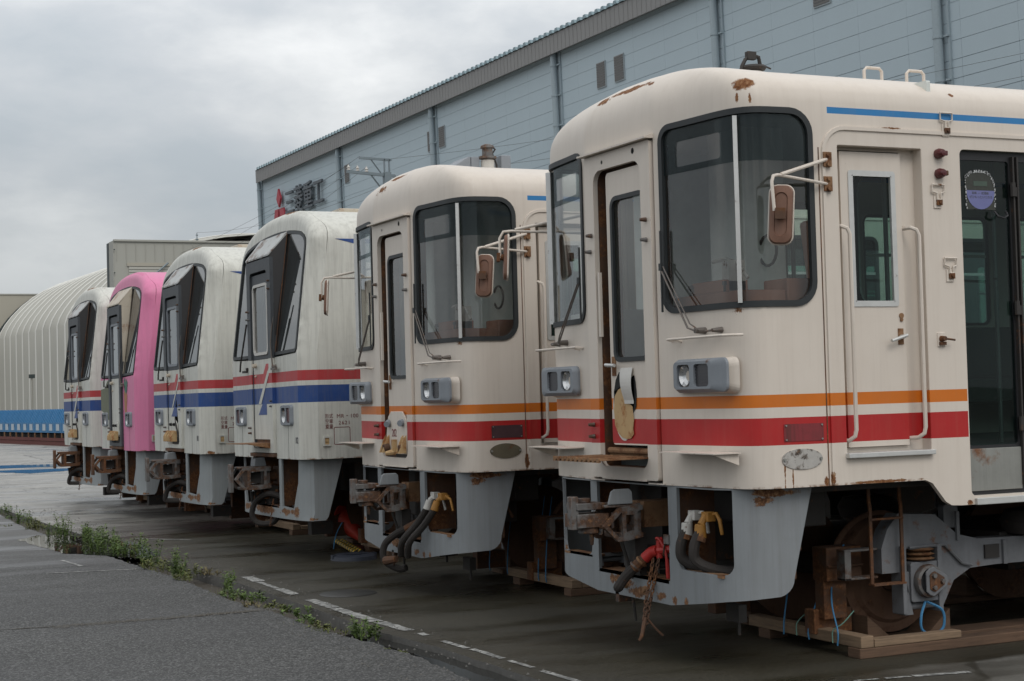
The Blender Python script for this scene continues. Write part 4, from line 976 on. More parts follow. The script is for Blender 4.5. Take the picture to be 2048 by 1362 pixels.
def railcarB(ox, oy, oz, roll, label, mat, num='', pink=False, hood='dark', step=False, seed=0, paintmain=None):
    root = thing('railcar', label, 'railcar', (ox, oy, oz), (roll, 0, 0))
    # body tube
    L = 3.0; vend = 3.2+L+(3.2-.88)
    outer = [(0, .88), (LEN, .88), (LEN, vend), (0, vend)]
    holes = []
    for k in range(7):
        for fl in (0, 1):
            z0, z1 = 2.0, 2.9; a, b = 2.9+k*1.65, 4.25+k*1.65
            holes.append(rrect(a, b, z0, z1, .08) if not fl else rrect(a, b, 6.4+L-z1, 6.4+L-z0, .08))
    sh = surf(outer, holes, lin(0, 1.2, 8)+lin(1.6, LEN, 24), lin(.95, 3.2, 14)+lin(3.2, 3.2+L, 64)+lin(3.25+L, vend-.05, 10), fB, .03, 0, True, .12)
    P(sh, 'body_shell', mat, root)
    for k in range(7):
        for s in (-1, 1):
            q = surf(rrect(2.89+k*1.65, 4.26+k*1.65, 1.99, 2.91, .08), [], [], [], lambda u, v: (u, s*(WB-.02), v), 0, 0, step=1, flip=s > 0); P(q, 'saloon_window', 'glassdoor', root)
    q = MB(); q.box(LEN-.03, LEN, -1.36, 1.36, .88, 3.5); P(q, 'rear_wall', mat, root)
    q = MB(); q.box(.15, 15.4, -1.3, 1.3, .98, 1.05); P(q, 'cabin_floor', 'innerdk', root)
    # front face
    arch = [(WB*math.sin(a), 0) for a in lin(-PI/2, PI/2, 64)]
    arch = [(y, archz(y)) for y, _ in arch]
    full = [(WB, z) for z in lin(.9, 3.15, 30)]+arch[::-1]+[(-WB, z) for z in lin(3.15, .9, 30)]
    rings = []
    for d_ in (.004, .015, .032, .055, .085, .115, .15):
        rings += [p for p in inset(full, d_)[1:-1]]
    ws_top = lambda y: min(archz(y)-.19, 3.43-.13*(abs(y)/1.27)**2.2)
    topl = [(y, ws_top(y)) for y in lin(1.17, -1.17, 18)]
    notch = [(-.47, .88), (-.47, 2.0), (-1.24, 2.02), (-1.275, 2.06), (-1.262, 3.18), (-1.235, 3.25)]+[(y, z) for y, z in topl[::-1]]+[(1.235, 3.25), (1.262, 3.18), (1.275, 2.06), (1.24, 2.02), (.47, 2.0), (.47, .88)]
    outer = [(-WB, .88)]+notch+[(WB, .88)]+arch[::-1]
    fc = surf(outer, [], lin(-1.2, 1.2, 30), lin(.95, 3.35, 24), fC, .03, 0, True, .05, flip=True, extra=rings)
    a = P(fc, 'front_panel', mat, root)
    # windscreens
    def half(s):
        o = [(s*.30, 2.02), (s*1.235, 2.03), (s*1.265, 2.07), (s*1.252, 3.18), (s*1.225, 3.24)]+[(s*y, ws_top(y)-.006) for y in lin(1.16, .0, 10)]
        return o if s > 0 else o[::-1]
    for s in (-1, 1):
        o = half(s); fm = lambda u, v: (rake(v)+.004, u, v)
        area = sum(o[i][0]*o[(i+1) % len(o)][1]-o[(i+1) % len(o)][0]*o[i][1] for i in range(len(o)))
        if area < 0: o = o[::-1]
        q = surf(o, [inset(o, .035)], [], [], fm, .02, .014, True, .1, flip=True); P(q, 'windscreen_rubber', 'seal', root)
        q = surf(inset(o, .028), [], [], [], fm, 0, -.004, True, .3, flip=True); P(q, 'windscreen', 'glassB', root)
    # hood: cheeks and sloping top between door frame and windscreen
    zt, zb, hw = 3.155, 2.02, .465
    hm = {'dark': 'visor', 'cream': 'visorc'}[hood]; cm = {'dark': 'visorb', 'cream': 'visorc'}[hood]
    xt = rake(3.41)
    q = MB(); q.add([(-.045, -hw, zt), (-.045, hw, zt), (xt, hw+.06, 3.415), (xt, -hw-.06, 3.415), (-.045, -hw, zt-.018), (-.045, hw, zt-.018), (xt, hw+.06, 3.39), (xt, -hw-.06, 3.39)], [(0, 3, 2, 1), (4, 5, 6, 7), (0, 1, 5, 4), (1, 2, 6, 5), (2, 3, 7, 6), (3, 0, 4, 7)])
    P(q, 'hood_top', hm, root)
    for s in (-1, 1):
        q = MB(); A = [(-.03, s*hw, zb), (rake(zb)+.02, s*hw, zb), (xt, s*(hw+.06), 3.40), (-.03, s*hw, zt-.01)]
        B = [(x, y-s*.012, z) for x, y, z in A]
        q.add(A+B, [(0, 1, 2, 3), (7, 6, 5, 4), (0, 4, 5, 1), (1, 5, 6, 2), (2, 6, 7, 3), (3, 7, 4, 0)] if s < 0 else [(3, 2, 1, 0), (4, 5, 6, 7), (1, 5, 4, 0), (2, 6, 5, 1), (3, 7, 6, 2), (0, 4, 7, 3)])
        P(q, 'hood_side', cm, root)
        q = MB(); q.tube([(rake(2.05)-.0, s*(hw+.012), 2.06), (xt-.012, s*(hw+.065), 3.38)], .006, 6); P(q, 'hood_edge_strip', 'rust' if hood == 'dark' else 'visorc', root)
    # gangway frame (upper grey, lower body colour) and the door
    dm = paintmain if pink else mat
    pts = [(-.475, 2.0), (-.345, 2.0), (-.345, 2.93)]+[(-.345+.07*(1-math.cos(b)), 2.93+.065*math.sin(b)) for b in lin(0, PI/2, 4)][1:]+[(.275+.07*math.sin(b), 2.93+.065*math.cos(b)) for b in lin(0, PI/2, 4)]+[(.345, 2.0), (.475, 2.0), (.475, 3.125), (-.475, 3.125)]
    fg = surf(pts, [], [], [], lambda u, v: (-.036, -u, v), .08, 0, True, .5)
    fg = P(fg, 'gangway_frame', 'greyframe' if not pink else 'greyframe', root, .004)
    q = MB(); q.lathe([(0, -.002), (.022, -.002)], (-.036, .17, 3.06), (-1, 0, 0), 12); q.lathe([(0, -.002), (.015, -.002)], (-.036, -.18, 3.07), (-1, 0, 0), 12); q.build('bolt_hole', M['black'], fg)
    low = [(-.468, .942), (.468, .942), (.468, 1.995), (.345, 1.995), (.345, 1.03), (.30, .99), (-.30, .99), (-.345, 1.03), (-.345, 1.995), (-.468, 1.995)]
    fw_ = surf(low, [], [], [], lambda u, v: (-.036, -u, v), .08, 0, True, .5); fw_ = P(fw_, 'gangway_surround', 'greyframe' if pink else mat, root, .004)
    q = MB(); q.box(-.02, .12, .335, .35, .95, 3.1); q.box(-.02, .12, -.365, -.35, .95, 3.1); q.box(.0, .12, -.345, .345, 3.0, 3.02); q.build('door_jamb', M['greyframe'], fg)
    for z_ in (2.56, 2.47, 1.22, 1.16):
        q = MB(); q.cyl((-.03, .41, z_), (-.07, .43, z_), .015, .01, 8); q.build('door_hinge_pin', M['coupler'], fg); q = MB(); q.cyl((-.03, -.42, z_+.3), (-.06, -.43, z_+.3), .012, .01, 8); q.build('door_hinge_pin', M['coupler'], fg)
    gl = rrect(-.292, .297, 2.045, 2.855, .075)
    wr = {3: 'curl'}.get(seed, 'lampgrey')
    dmat = 'greyframe'
    up = surf([(-.345, 2.0), (.345, 2.0), (.345, 2.965), (-.345, 2.965)], [inset(gl, .012)], [], [], lambda u, v: (-.012, -u, v), .035, 0, True, .5); up = P(up, 'front_door', dmat, root)
    ring(gl, .032, lambda u, v: (-.012, -u, v), .02, .013, .4).build('door_window_rubber', M[wr], up)
    surf(inset(gl, .02), [], [], [], lambda u, v: (-.004, -u, v), 0, 0, step=.5).build('door_glass', M['glass'], up)
    q = surf([(-.345, 1.09), (.345, 1.09), (.345, 1.995), (-.345, 1.995)], [], [], [], lambda u, v: (-.012, -u, v), .035, 0, True, .5); lo = P(q, 'door_lower_panel', 'whiteP' if pink else mat, root)
    q = MB(); q.cyl((.0, .235, 1.93), (-.06, .235, 1.93), .03, .022, 10); q.tube([(-.05, .25, 1.93), (-.065, .15, 1.92)], .012, 6); q.build('door_handle', M['visorc'], up); q = MB(); q.cyl((.0, .235, 1.82), (-.03, .235, 1.80), .012, .012, 6); q.build('door_lock', M['visorc'], up)
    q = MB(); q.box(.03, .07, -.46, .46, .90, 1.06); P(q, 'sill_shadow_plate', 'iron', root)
    q = MB(); q.box(-.04, .02, -.47, .47, .895, .935); P(q, 'gangway_sill', 'rust', root, .004)
    if not pink:
        def quad(l1, r1, z1, l0, r0, z0, x, mt, nm):
            q = MB(); q.prism([(l1, z1), (r1, z1), (r0, z0), (l0, z0)], 'x', x-.002, x); q.build(nm, M[mt], lo)
        quad(-.171, -.309, 1.94, .049, -.089, 1.722, -.0125, 'redb', 'emblem_red_bar')
        quad(.0, -.163, 1.49, .17, -.163, 1.367, -.0125, 'blueb', 'emblem_blue_bar')
        if seed != 4: quad(-.233, -.325, 1.86, .15, .045, 1.49, -.0150, 'whiteP', 'emblem_white_slash')
        else: quad(-.265, -.325, 1.86, .11, .06, 1.49, -.0150, 'whiteP', 'emblem_white_slash')
    # opening at the foot of the door
    if step:
        q = MB(); q.prism([(-.36, -.33), (-.36, .33), (-.03, .34), (-.03, -.34)], 'z', 1.045, 1.053); q.prism([(-.30, 1.045), (-.03, 1.045), (-.03, .99)], 'y', -.34, -.32); P(q, 'gangway_step', 'rustlt', root)
        q = MB(); q.box(.0, .04, -.3, .3, 1.02, 1.09); q.cyl((-.015, -.28, 1.03), (-.015, .28, 1.03), .02, .02, 8); P(q, 'door_sill', 'rust', root); q = MB(); q.box(.03, .06, -.33, .33, .98, 1.10); P(q, 'sill_plate', 'iron', root)
    else:
        bp = MB(); bp.prism([(.24, 1.14), (.14, 1.31), (-.10, 1.33), (-.20, 1.27), (-.26, 1.12)], 'x', -.03, -.018); bp = P(bp, 'buffer_plate', 'whiteP', root)
        for y_ in (.22, .14, .0, -.10, -.18):
            q = MB(); q.prism([(-.12, 1.03), (-.03, 1.03), (-.03, 1.17), (-.07, 1.18), (-.12, 1.10)], 'y', y_-.02, y_+.015); q.build('plate_rib', M['peel'], bp, .004)
        q = MB(); q.cyl((-.03, .10, 1.26), (-.06, .10, 1.26), .022, .018, 8); q.build('plate_bolt', M['black'], bp); q = MB(); q.cyl((-.03, -.08, 1.26), (-.06, -.08, 1.26), .022, .018, 8); q.build('plate_bolt', M['black'], bp)
        if not pink:
            q = MB(); q.tube(hose([(-.02, -.09, 1.33), (-.04, -.20, 1.24), (-.03, -.25, 1.14), (-.03, -.26, 1.05)]), .012, 6); q.prism([(.0, 1.33), (-.10, 1.58), (-.13, 1.60), (-.21, 1.30), (-.16, 1.27)], 'x', -.012, -.006); P(q, 'door_cable', 'iron', root)
    # lamps
    for s in (-1, 1):
        F_ = lambda pl: [(s*p[0], p[1]) for p in pl]
        o = rrect(.735, 1.10, 1.25, 1.46, .035); hb = MB()
        loft(hb, F_(inset(o, .0)), -.03, F_(rrect(.71, 1.13, 1.235, 1.475, .04)), .02, False, True)
        h = P(hb, 'headlamp_housing', 'lampgrey', root, .004)
        fm = (lambda u, v: (-.032, -u, v)) if s < 0 else (lambda u, v: (-.032, u, v))
        q = surf(o, [rrect(.765, .905, 1.275, 1.435, .02), rrect(.93, 1.07, 1.275, 1.435, .02)], [], [], fm, .02, 0, True, .3, flip=(s > 0)); q.build('lamp_bezel', M['lampgrey'], h)
        q = MB(); q.lathe([(0, .0), (.04, -.005), (.066, -.022)], (-.006, s*.835, 1.34), (1, 0, 0), 20); q.box(-.004, .0, *sorted((s*.77, s*.90)), 1.28, 1.43); q.build('lamp_lens', M['lens'], h)
        q = MB(); q.box(-.018, -.012, *sorted((s*.935, s*1.065)), 1.28, 1.43)
        for k in range(6): q.box(-.021, -.017, *sorted((s*.94, s*1.06)), 1.29+k*.023, 1.298+k*.023)
        q.build('lamp_lens', M['lensred' if (seed == 3) else 'lensdk'], h)
        # wipers
        q = MB(); q.cyl((.03, s*.52, 1.90), (-.05, s*.52, 1.90), .022, .018, 10); q.box(-.06, -.03, *sorted((s*.50, s*.66)), 1.86, 1.885)
        if s < 0: q.tube([(-.045, -.53, 1.90), (-.055, -.50, 2.15), (-.045, -.53, 2.32), (-.03, -.57, 2.45)], .008, 6)
        else: q.tube([(-.045, .80, 1.88), (-.055, .74, 1.96), (-.045, .48, 2.42)], .010, 6)
        a = P(q, 'wiper', 'wiper' if s < 0 else 'iron', root)
        q = MB()
        if s < 0: q.box(-.04, -.028, -.60, -.588, 2.08, 2.6)
        else: q.box(-.02, -.008, .47, .482, 2.1, 2.6)
        q.build('wiper_blade', M['seal'], a)
        # body seams and service lettering
        q = MB(); q.box(-.002, .004, *sorted((s*.916, s*.920)), .89, 1.24); P(q, 'panel_seam', 'iron', root)
    if num: text_mesh(num, .10, .0008, 'car_number', 'txtdk', root, on_front(-.002, -1.165, 1.05+ZL), .7)
    ys = -WB-.0012
    if not pink:
        for i, wd in enumerate(('形式', '空車', '重量')):
            text_mesh(wd, .052, .0008, 'service_lettering', 'txt', root, on_side(.256, ys, 1.315-i*.056+ZL), .85)
        text_mesh('MR・100', .060, .0008, 'type_lettering', 'txt', root, on_side(.385, ys, 1.310+ZL), .98, 1.12)
        text_mesh('2621', .056, .0008, 'weight_lettering', 'txt', root, on_side(.405, ys, 1.240+ZL), 1.0, 1.25)
        q = surf(rrect(.35, .535, 1.025, 1.215, .02), [inset(rrect(.35, .535, 1.025, 1.215, .02), .007)], [], [], lambda u, v: (u, ys, v), .001, 0, True, .5); P(q, 'lettering_box', 'txt', root)
    q = surf(rrect(.225, .31, 1.015, 1.12, .006), [rrect(.243, .292, 1.033, 1.102, .004)], [], [], lambda u, v: (u, -WB-.022, v), .022, 0, True, .5); a = P(q, 'charging_socket', 'whiteP', root)
    q = MB(); q.box(.243, .292, -WB-.012, -WB-.002, 1.033, 1.102); q.cyl((.267, -WB-.01, 1.068), (.267, -WB-.02, 1.068), .016, .012, 8); q.build('socket_plug', M['peel'], a)
    # blue wedge on the cantrail
    if not pink:
        q = MB(); q.prism([(.42, 3.232), (.62, 3.185), (3.5, 3.185), (3.5, 3.232)], 'y', -WB-.003, -WB+.01); P(q, 'blue_wedge_stripe', 'blueb', root)
    # roof strip, cab interior
    q = MB(); q.box(.75, 14.8, -.62, .62, 3.60, 3.665); P(q, 'roof_walkway', 'visorc', root, .01)
    for bx, nm, mt in (((1.2, 1.24, -1.35, -.42, 1.05, 3.45), 'cab_partition', 'inner'), ((1.2, 1.24, .42, 1.35, 1.05, 3.45), 'cab_partition', 'inner'), ((.15, .5, -1.25, -.5, 1.4, 1.98), 'driver_desk', 'innerdk'), ((.15, .5, .5, 1.25, 1.4, 1.98), 'side_cupboard', 'innerdk')):
        q = MB(); q.box(*bx); P(q, nm, mt, root)
    # skirt: folded plate with three openings
    pts = [(0, 0), (0, .5), (.045, 1.02), (.05, 1.05), (.10, 1.26), (.13, 1.28), (.62, 1.29)]
    PS = Path(pts)
    def fS(s_, v): x, y = PS.at(s_); return (x, y, v)
    a1 = PS.sy(1.06)
    bot = [(0, .225), (.53, .225), (PS.s[5], .22), (PS.sx(.28), .222), (PS.sx(.31), .26), (PS.sx(.50), .92)]
    outS = bot+[(-p[0], p[1]) for p in bot[::-1][:-1]]
    op2 = [(.60, .36), (.93, .34), (a1, .62), (a1+.02, .91), (.60, .91)]
    opn = [[(-.50, .355), (.525, .355), (.525, .91), (-.50, .91)], op2, [(-p[0], p[1]) for p in op2]]
    q = surf(outS, opn, lin(-2, 2, 24), lin(.3, .85, 4), fS, .022, 0, True, .1); P(q, 'skirt', 'skirtR', root)
    q = MB(); q.box(.0, .14, -.5, .5, .335, .355); P(q, 'skirt_ledge', 'rust', root)
    for s in (-1, 1):
        q = MB(); q.box(.02, .34, *sorted((s*.545, s*.56)), .36, .90); P(q, 'skirt_inner_plate', 'rust', root); q = MB(); q.box(.40, .415, *sorted((s*.55, s*1.1)), .45, .90); P(q, 'skirt_inner_plate', 'rust', root)
    for bx in ((.5, 15.2, -1.15, 1.15, .82, .98), (.7, 1.0, -1.05, 1.05, .5, .86), (4.6, 7.4, -1.2, 1.2, .25, .85), (8.0, 10.6, -1.2, 1.2, .3, .85)):
        q = MB(); q.box(*bx); P(q, 'underframe', 'iron', root)
    q = MB(); q.box(.5, .55, -.5, .5, .35, .82); P(q, 'equipment_box', 'iron', root)
    q = MB(); q.box(.35, .6, -.55, -.42, .02, .16); P(q, 'drain_cock', 'iron', root)
    bogie(root, 1.55); bogie(root, 11.0)
    # coupler
    cm_ = 'coupler' if seed in (3, 4) else 'rust'
    q = MB(); q.cyl((-.02, 0, .68), (.9, 0, .68), .07, .09, 10); q.box(.12, .8, -.10, .10, .58, .78); P(q, 'drawbar', 'rust', root)
    oc = [(-.40, .655), (-.30, .535), (-.15, .53), (.02, .545), (.02, .60), (-.03, .60), (-.03, .735), (.02, .735), (.02, .79), (-.30, .775)]
    hc = [[(-.36, .655), (-.28, .565), (-.25, .565), (-.25, .75), (-.285, .745)], [(-.215, .585), (-.06, .585), (-.06, .735), (-.215, .735)]]
    q = surf(oc, hc, [], [], lambda u, v: (u, -.15, v), .03, 0, True, 1); c2 = surf(oc, hc, [], [], lambda u, v: (u, .15, v), .03, 0, True, 1); q.add(c2.v, c2.f)
    q.box(-.25, -.215, -.12, .12, .56, .75); q.box(-.03, .02, -.12, .12, .56, .78); q.box(-.33, .02, -.12, .12, .765, .79); q.box(-.30, .02, -.12, .12, .53, .56); q.box(-.40, -.36, .02, .14, .50, .82)
    ch = P(q, 'coupler_head', cm_, root, .008)
    q = MB(); q.prism([(-.14, .79), (-.13, .875), (-.02, .885), (.0, .79)][::-1], 'y', -.05, .12); q.build('coupler_guide_plate', M['skirt'], ch, .005)
    q = MB(); q.box(-.20, -.07, -.05, .05, .60, .72); q.build('coupler_port', M['iron'], ch)
    q = MB(); q.cyl((-.06, 0, .53), (.05, .0, .36), .014, .014, 6); q.box(.02, .12, -.08, .08, .36, .56); q.box(-.10, .02, .1, .16, .35, .52); q.cyl((-.12, .15, .5), (-.1, .16, .28), .025, .02, 8); P(q, 'coupler_support', 'iron', root)
    q = MB(); dpt = .02 if seed in (3,) else .10
    q.tube(hose([(.12, -.28, .44), (.0, -.12, .48), (-.10, .04, .40), (-.14, .10, .25), (-.08, .06, .13+dpt), (.04, -.14, .14+dpt), (.10, -.22, .30)]), .032, 8); P(q, 'main_hose', 'rubber', root)
    q = MB(); q.tube(hose([(.12, -.1, .50), (.0, .06, .52), (-.08, .12, .46), (-.08, .14, .36)]), .022, 6); q.box(-.03, .05, -.05, .02, .42, .52); P(q, 'brake_cock', 'rust', root)
    q = MB(); chain(q, (.02, -.22, .42), (-.02, -.2, .12)); P(q, 'safety_chain', 'rust', root)
    return root
PINK_S = paint('pink_paint_with_carrot', PINK, (), rough=.5, streak=.25, dirt=(.30, .14, .18), fade=.12, bottom=.88)
def offs(c): return {3: (-.063, 8.376, .001, -.466), 4: (-.131, 12.418, -.019, -.116), 5: (-.161, 16.205, -.057, -.186), 6: (-.195, 19.592, -.054, -.182)}[c]
for c, lab, kw in ((3, 'white railcar numbered 102 with red and blue bands and a lowered step plate', dict(mat='white3', num='102', step=True, seed=3)),
                   (4, 'white railcar with red and blue bands and a torn emblem beside the pink one', dict(mat='white4', num='101', seed=4)),
                   (5, 'pink railcar with a cream hood and a painted carrot on its front', dict(mat='pink5', pink=True, hood='cream', seed=5, paintmain='pink5')),
                   (6, 'farthest white railcar with red and blue bands, roof edge badly peeled', dict(mat='white6', seed=6))):
    x_, y_, z_, r_ = offs(c)
    rt = railcarB(x_, 1.35+y_, z_, math.radians(r_), lab, **kw)
    if c == 5:      # painted carrot and leaf patch on the front
        q = MB(); q.prism([(-.56, 1.76), (-.60, 1.50), (-.70, 1.30), (-.735, 1.47), (-.80, 1.72), (-.74, 1.80), (-.62, 1.80)], 'x', -.004, -.002); q.build('painted_carrot', plain('faded_orange_paint', (.42, .20, .10), .7), rt, 0, (0, 0, ZL))
        q = MB(); q.prism([(-.62, 1.80), (-.58, 1.95), (-.64, 2.0), (-.68, 1.90), (-.74, 1.98), (-.84, 1.92), (-.80, 1.80), (-.74, 1.74)], 'x', -.006, -.004); q.build('painted_leaf', plain('faded_green_paint', (.09, .20, .15), .7), rt, 0, (0, 0, ZL))
        q = MB(); q.prism([(.62, 1.35), (.50, 1.42), (.48, 1.60), (.50, 1.88), (.60, 2.0), (.75, 1.96), (.95, 1.86), (1.28, 1.84), (1.28, 1.50), (1.0, 1.46), (.8, 1.35)], 'x', -.004, -.002); q.build('olive_patch', plain('olive_grey_paint', (.17, .18, .12), .7, var=.5), rt, 0, (0, 0, ZL))
        q = MB(); q.prism([(.47, .885), (.47, 1.99), (1.27, 1.99), (1.27, .885)], 'x', -.0018, -.0005); q.build('white_front_half', M['whiteP'], rt, 0, (0, 0, ZL))

# ================================================================== YARD
def sheet(name, poly, z, mat, step=None, kind='structure', parent=None, thick=0.):
    us = []; 
    q = surf(poly, [], [], [], lambda u, v: (u, v, z), thick, 0, True, 1e9)
    o = q.build(name, mat, parent)
    if kind: o['kind'] = kind
    return o

def asphalt(name):
    m, t, b = newmat(name); p = t.pos(); x, y, z = t.sep(p)
    vo = t.new('ShaderNodeTexVoronoi', feature='F1'); t.put(vo.inputs['Vector'], p); vo.inputs['Scale'].default_value = 85
    g = t.noise(p, 60, 5, .75)
    agg = t.math('ADD', t.math('MULTIPLY', t.sep(vo.outputs['Color'])[0], .55), t.math('MULTIPLY', g, .45))
    col = t.ramp(agg, [(.22, (.014, .014, .013)), (.44, (.036, .036, .0345)), (.60, (.070, .070, .067)), (.82, (.19, .19, .185))])
    pat = t.noise(p, .55, 6, .6)
    col = t.mix(t.mapr(pat, .38, .66, 0, .30), col, (.045, .045, .047))
    wide = t.noise(p, 1., 6, .6, sc=(.35, 1.3, 1))
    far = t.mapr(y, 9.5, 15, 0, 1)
    wet = t.math('MULTIPLY', t.mapr(wide, .42, .62), t.mapr(y, 7, 12, .15, 1), clamp=True)
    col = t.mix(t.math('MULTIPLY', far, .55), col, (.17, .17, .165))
    col = t.mix(t.math('MULTIPLY', wet, .55), col, (.055, .055, .058))
    # cracks
    cv = t.vadd(p, t.new('ShaderNodeVectorMath', operation='SCALE').outputs[0])
    t.put(b.inputs['Base Color'], col)
    t.put(b.inputs['Roughness'], t.mapr(wet, 0, 1, .82, .34))
    h = t.math('ADD', agg, t.math('MULTIPLY', pat, .5))
    t.put(b.inputs['Normal'], t.bump(h, .55, .006)); return m
def apron(name):
    m, t, b = newmat(name); p = t.pos(); x, y, z = t.sep(p)
    g = t.noise(p, 40, 7, .8); g2 = t.noise(p, 110, 4, .75)
    dark = t.ramp(t.math('ADD', t.math('MULTIPLY', g, .5), t.math('MULTIPLY', g2, .5)), [(.36, (.010, .009, .006)), (.5, (.034, .030, .019)), (.60, (.082, .073, .050)), (.8, (.17, .155, .125))])
    pt = t.noise(p, .9, 7, .62)
    dark = t.mix(t.mapr(pt, .42, .70, 0, .55), dark, (.015, .0135, .010))
    lt = t.ramp(t.math('ADD', t.math('MULTIPLY', t.noise(p, 1.2, 8, .65), .6), t.math('MULTIPLY', g, .4)), [(.3, (.13, .125, .115)), (.5, (.27, .26, .24)), (.7, (.40, .39, .365))])
    bandn = t.noise(p, 1., 7, .62, sc=(.28, 1.1, 1), dist=.3)
    lt = t.mix(t.mapr(bandn, .50, .62, 0, .75), lt, (.085, .08, .072))
    # slab joints and cracks in the bare concrete
    br = t.new('ShaderNodeTexVoronoi', feature='DISTANCE_TO_EDGE'); wv = t.vadd(t.vscale(p, (.30, .22, 1)), t.math('MULTIPLY', t.noise(p, 1.1, 5, .6), .5)); t.put(br.inputs['Vector'], wv); br.inputs['Scale'].default_value = 1.
    ck = t.mapr(br.outputs['Distance'], .004, .013, 1, 0)
    lt = t.mix(t.math('MULTIPLY', ck, .8), lt, (.045, .042, .036))
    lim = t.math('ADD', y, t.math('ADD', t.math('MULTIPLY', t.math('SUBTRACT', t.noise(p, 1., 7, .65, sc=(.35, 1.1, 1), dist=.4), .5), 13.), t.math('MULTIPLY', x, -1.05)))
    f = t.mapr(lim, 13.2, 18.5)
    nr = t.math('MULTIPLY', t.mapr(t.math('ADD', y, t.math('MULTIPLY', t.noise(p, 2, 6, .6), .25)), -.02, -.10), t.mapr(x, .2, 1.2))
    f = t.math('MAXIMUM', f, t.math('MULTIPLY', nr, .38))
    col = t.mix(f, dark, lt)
    wn = t.noise(p, 1., 6, .6, sc=(.5, 1.6, 1), dist=.2)
    t.put(b.inputs['Base Color'], col)
    r1 = t.mapr(wn, .42, .62, .62, .26)
    rr = t.new('ShaderNodeMix'); t.put(rr.inputs[0], f); t.put(rr.inputs[2], r1); t.put(rr.inputs[3], t.mapr(bandn, .46, .60, .62, .20)); t.put(b.inputs['Roughness'], rr.outputs[0])
    t.put(b.inputs['Normal'], t.bump(t.math('ADD', g, t.math('MULTIPLY', ck, -.4)), .7, .006)); return m
def water(name, tint=(.02, .02, .018)):
    m, t, b = newmat(name); p = t.pos()
    b.inputs['Base Color'].default_value = (*tint, 1); b.inputs['Roughness'].default_value = .02; b.inputs['Specular IOR Level'].default_value = .9
    b.inputs['IOR'].default_value = 1.45
    t.put(b.inputs['Normal'], t.bump(t.noise(p, 3, 3, .5), .02, .02)); return m
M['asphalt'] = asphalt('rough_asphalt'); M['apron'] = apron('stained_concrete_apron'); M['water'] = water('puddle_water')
M['dirt'] = plain('gutter_mud', (.055, .045, .032), .8, var=.6, scale=20, bump=.5)
M['curb'] = plain('worn_gutter_edge', (.13, .125, .115), .8, var=.6, scale=25, bump=.5)

def wiggly(pts, amp, seed, step=.12):
    q = random.Random(seed); out = []
    for a, b in zip(pts, pts[1:]):
        n = max(1, int(math.hypot(b[0]-a[0], b[1]-a[1])/step))
        for i in range(n):
            t_ = i/n; out.append((a[0]+(b[0]-a[0])*t_+q.uniform(-amp, amp), a[1]+(b[1]-a[1])*t_+q.uniform(-amp, amp)*.5))
    out.append(pts[-1]); return out
ter = sheet('ground', [(-700, -300), (700, -300), (700, 1200), (-700, 1200)], -.10, M['dirt'])
edgeL = [(-1.38, -30), (-1.38, .2), (-1.38, .92), (-1.31, 1.98), (-1.36, 2.72), (-1.41, 3.1), (-1.46, 3.94), (-1.46, 4.65), (-1.55, 5.67), (-1.53, 7.85), (-1.59, 9.06), (-1.66, 10.88), (-1.78, 14.88), (-1.80, 17.01), (-1.72, 19.65), (-1.75, 26), (-1.75, 60)]
wl_ = wiggly(edgeL, .018, 3, .07)
asp = sheet('asphalt_yard', [(-300, -30)]+wl_+[(-1.75, 300), (-300, 300)], .0, M['asphalt'])
edgeR = wiggly([(-1.14, -30), (-1.02, .67), (-1.04, 2.2), (-1.13, 3.2), (-1.12, 4.2), (-1.13, 5.7), (-1.14, 7.3), (-1.25, 10), (-1.35, 14), (-1.5, 20), (-1.6, 60)], .008, 5, .08)
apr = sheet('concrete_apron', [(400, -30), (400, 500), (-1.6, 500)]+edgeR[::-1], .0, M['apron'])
# edge faces of the gutter
def wallstrip(name, pts, z0, z1, mat):
    q = MB(); 
    for i, p in enumerate(pts): q.v += [(p[0], p[1], z0), (p[0], p[1], z1)]
    for i in range(len(pts)-1): q.face((2*i, 2*i+2, 2*i+3, 2*i+1))
    return struct(q.build(name, mat))
wallstrip('gutter_wall', wl_, -.11, .0, M['curb']); wallstrip('gutter_wall', edgeR, -.11, .0, M['curb'])
# water standing in the gutter, puddles on the yard
def pool(pts, z, seed, amp=.02):
    o = sheet('puddle', wiggly(pts+[pts[0]], amp, seed, .1)[:-1], z, M['water']); return o
sheet('gutter_water', [(-1.6, -5), (-.95, -5), (-.95, 3.35), (-1.25, 3.5), (-1.6, 3.3)], -.045, M['water'])
pool([(-2.21, 13.81), (-2.04, 11.42), (-1.62, 10.7), (-1.42, 10.12), (-1.10, 10.4), (-1.0, 12.08), (-1.2, 13.3), (-1.66, 14.2), (-1.9, 14.4)], .004, 8, .03)
pool([(.55, 37.25), (-1.2, 37.6), (-2, 38.6), (.9, 38.5), (1.9, 38.3), (2.9, 38.0), (3.6, 37.6), (2.2, 36.3), (1.15, 35.67)], .004, 9, .08)
pool([(-2, 41.2), (.5, 40.2), (2.6, 39.7), (4.1, 40.0), (3.4, 41.6), (1.5, 42.6), (-1, 43.2)], .004, 10, .08)
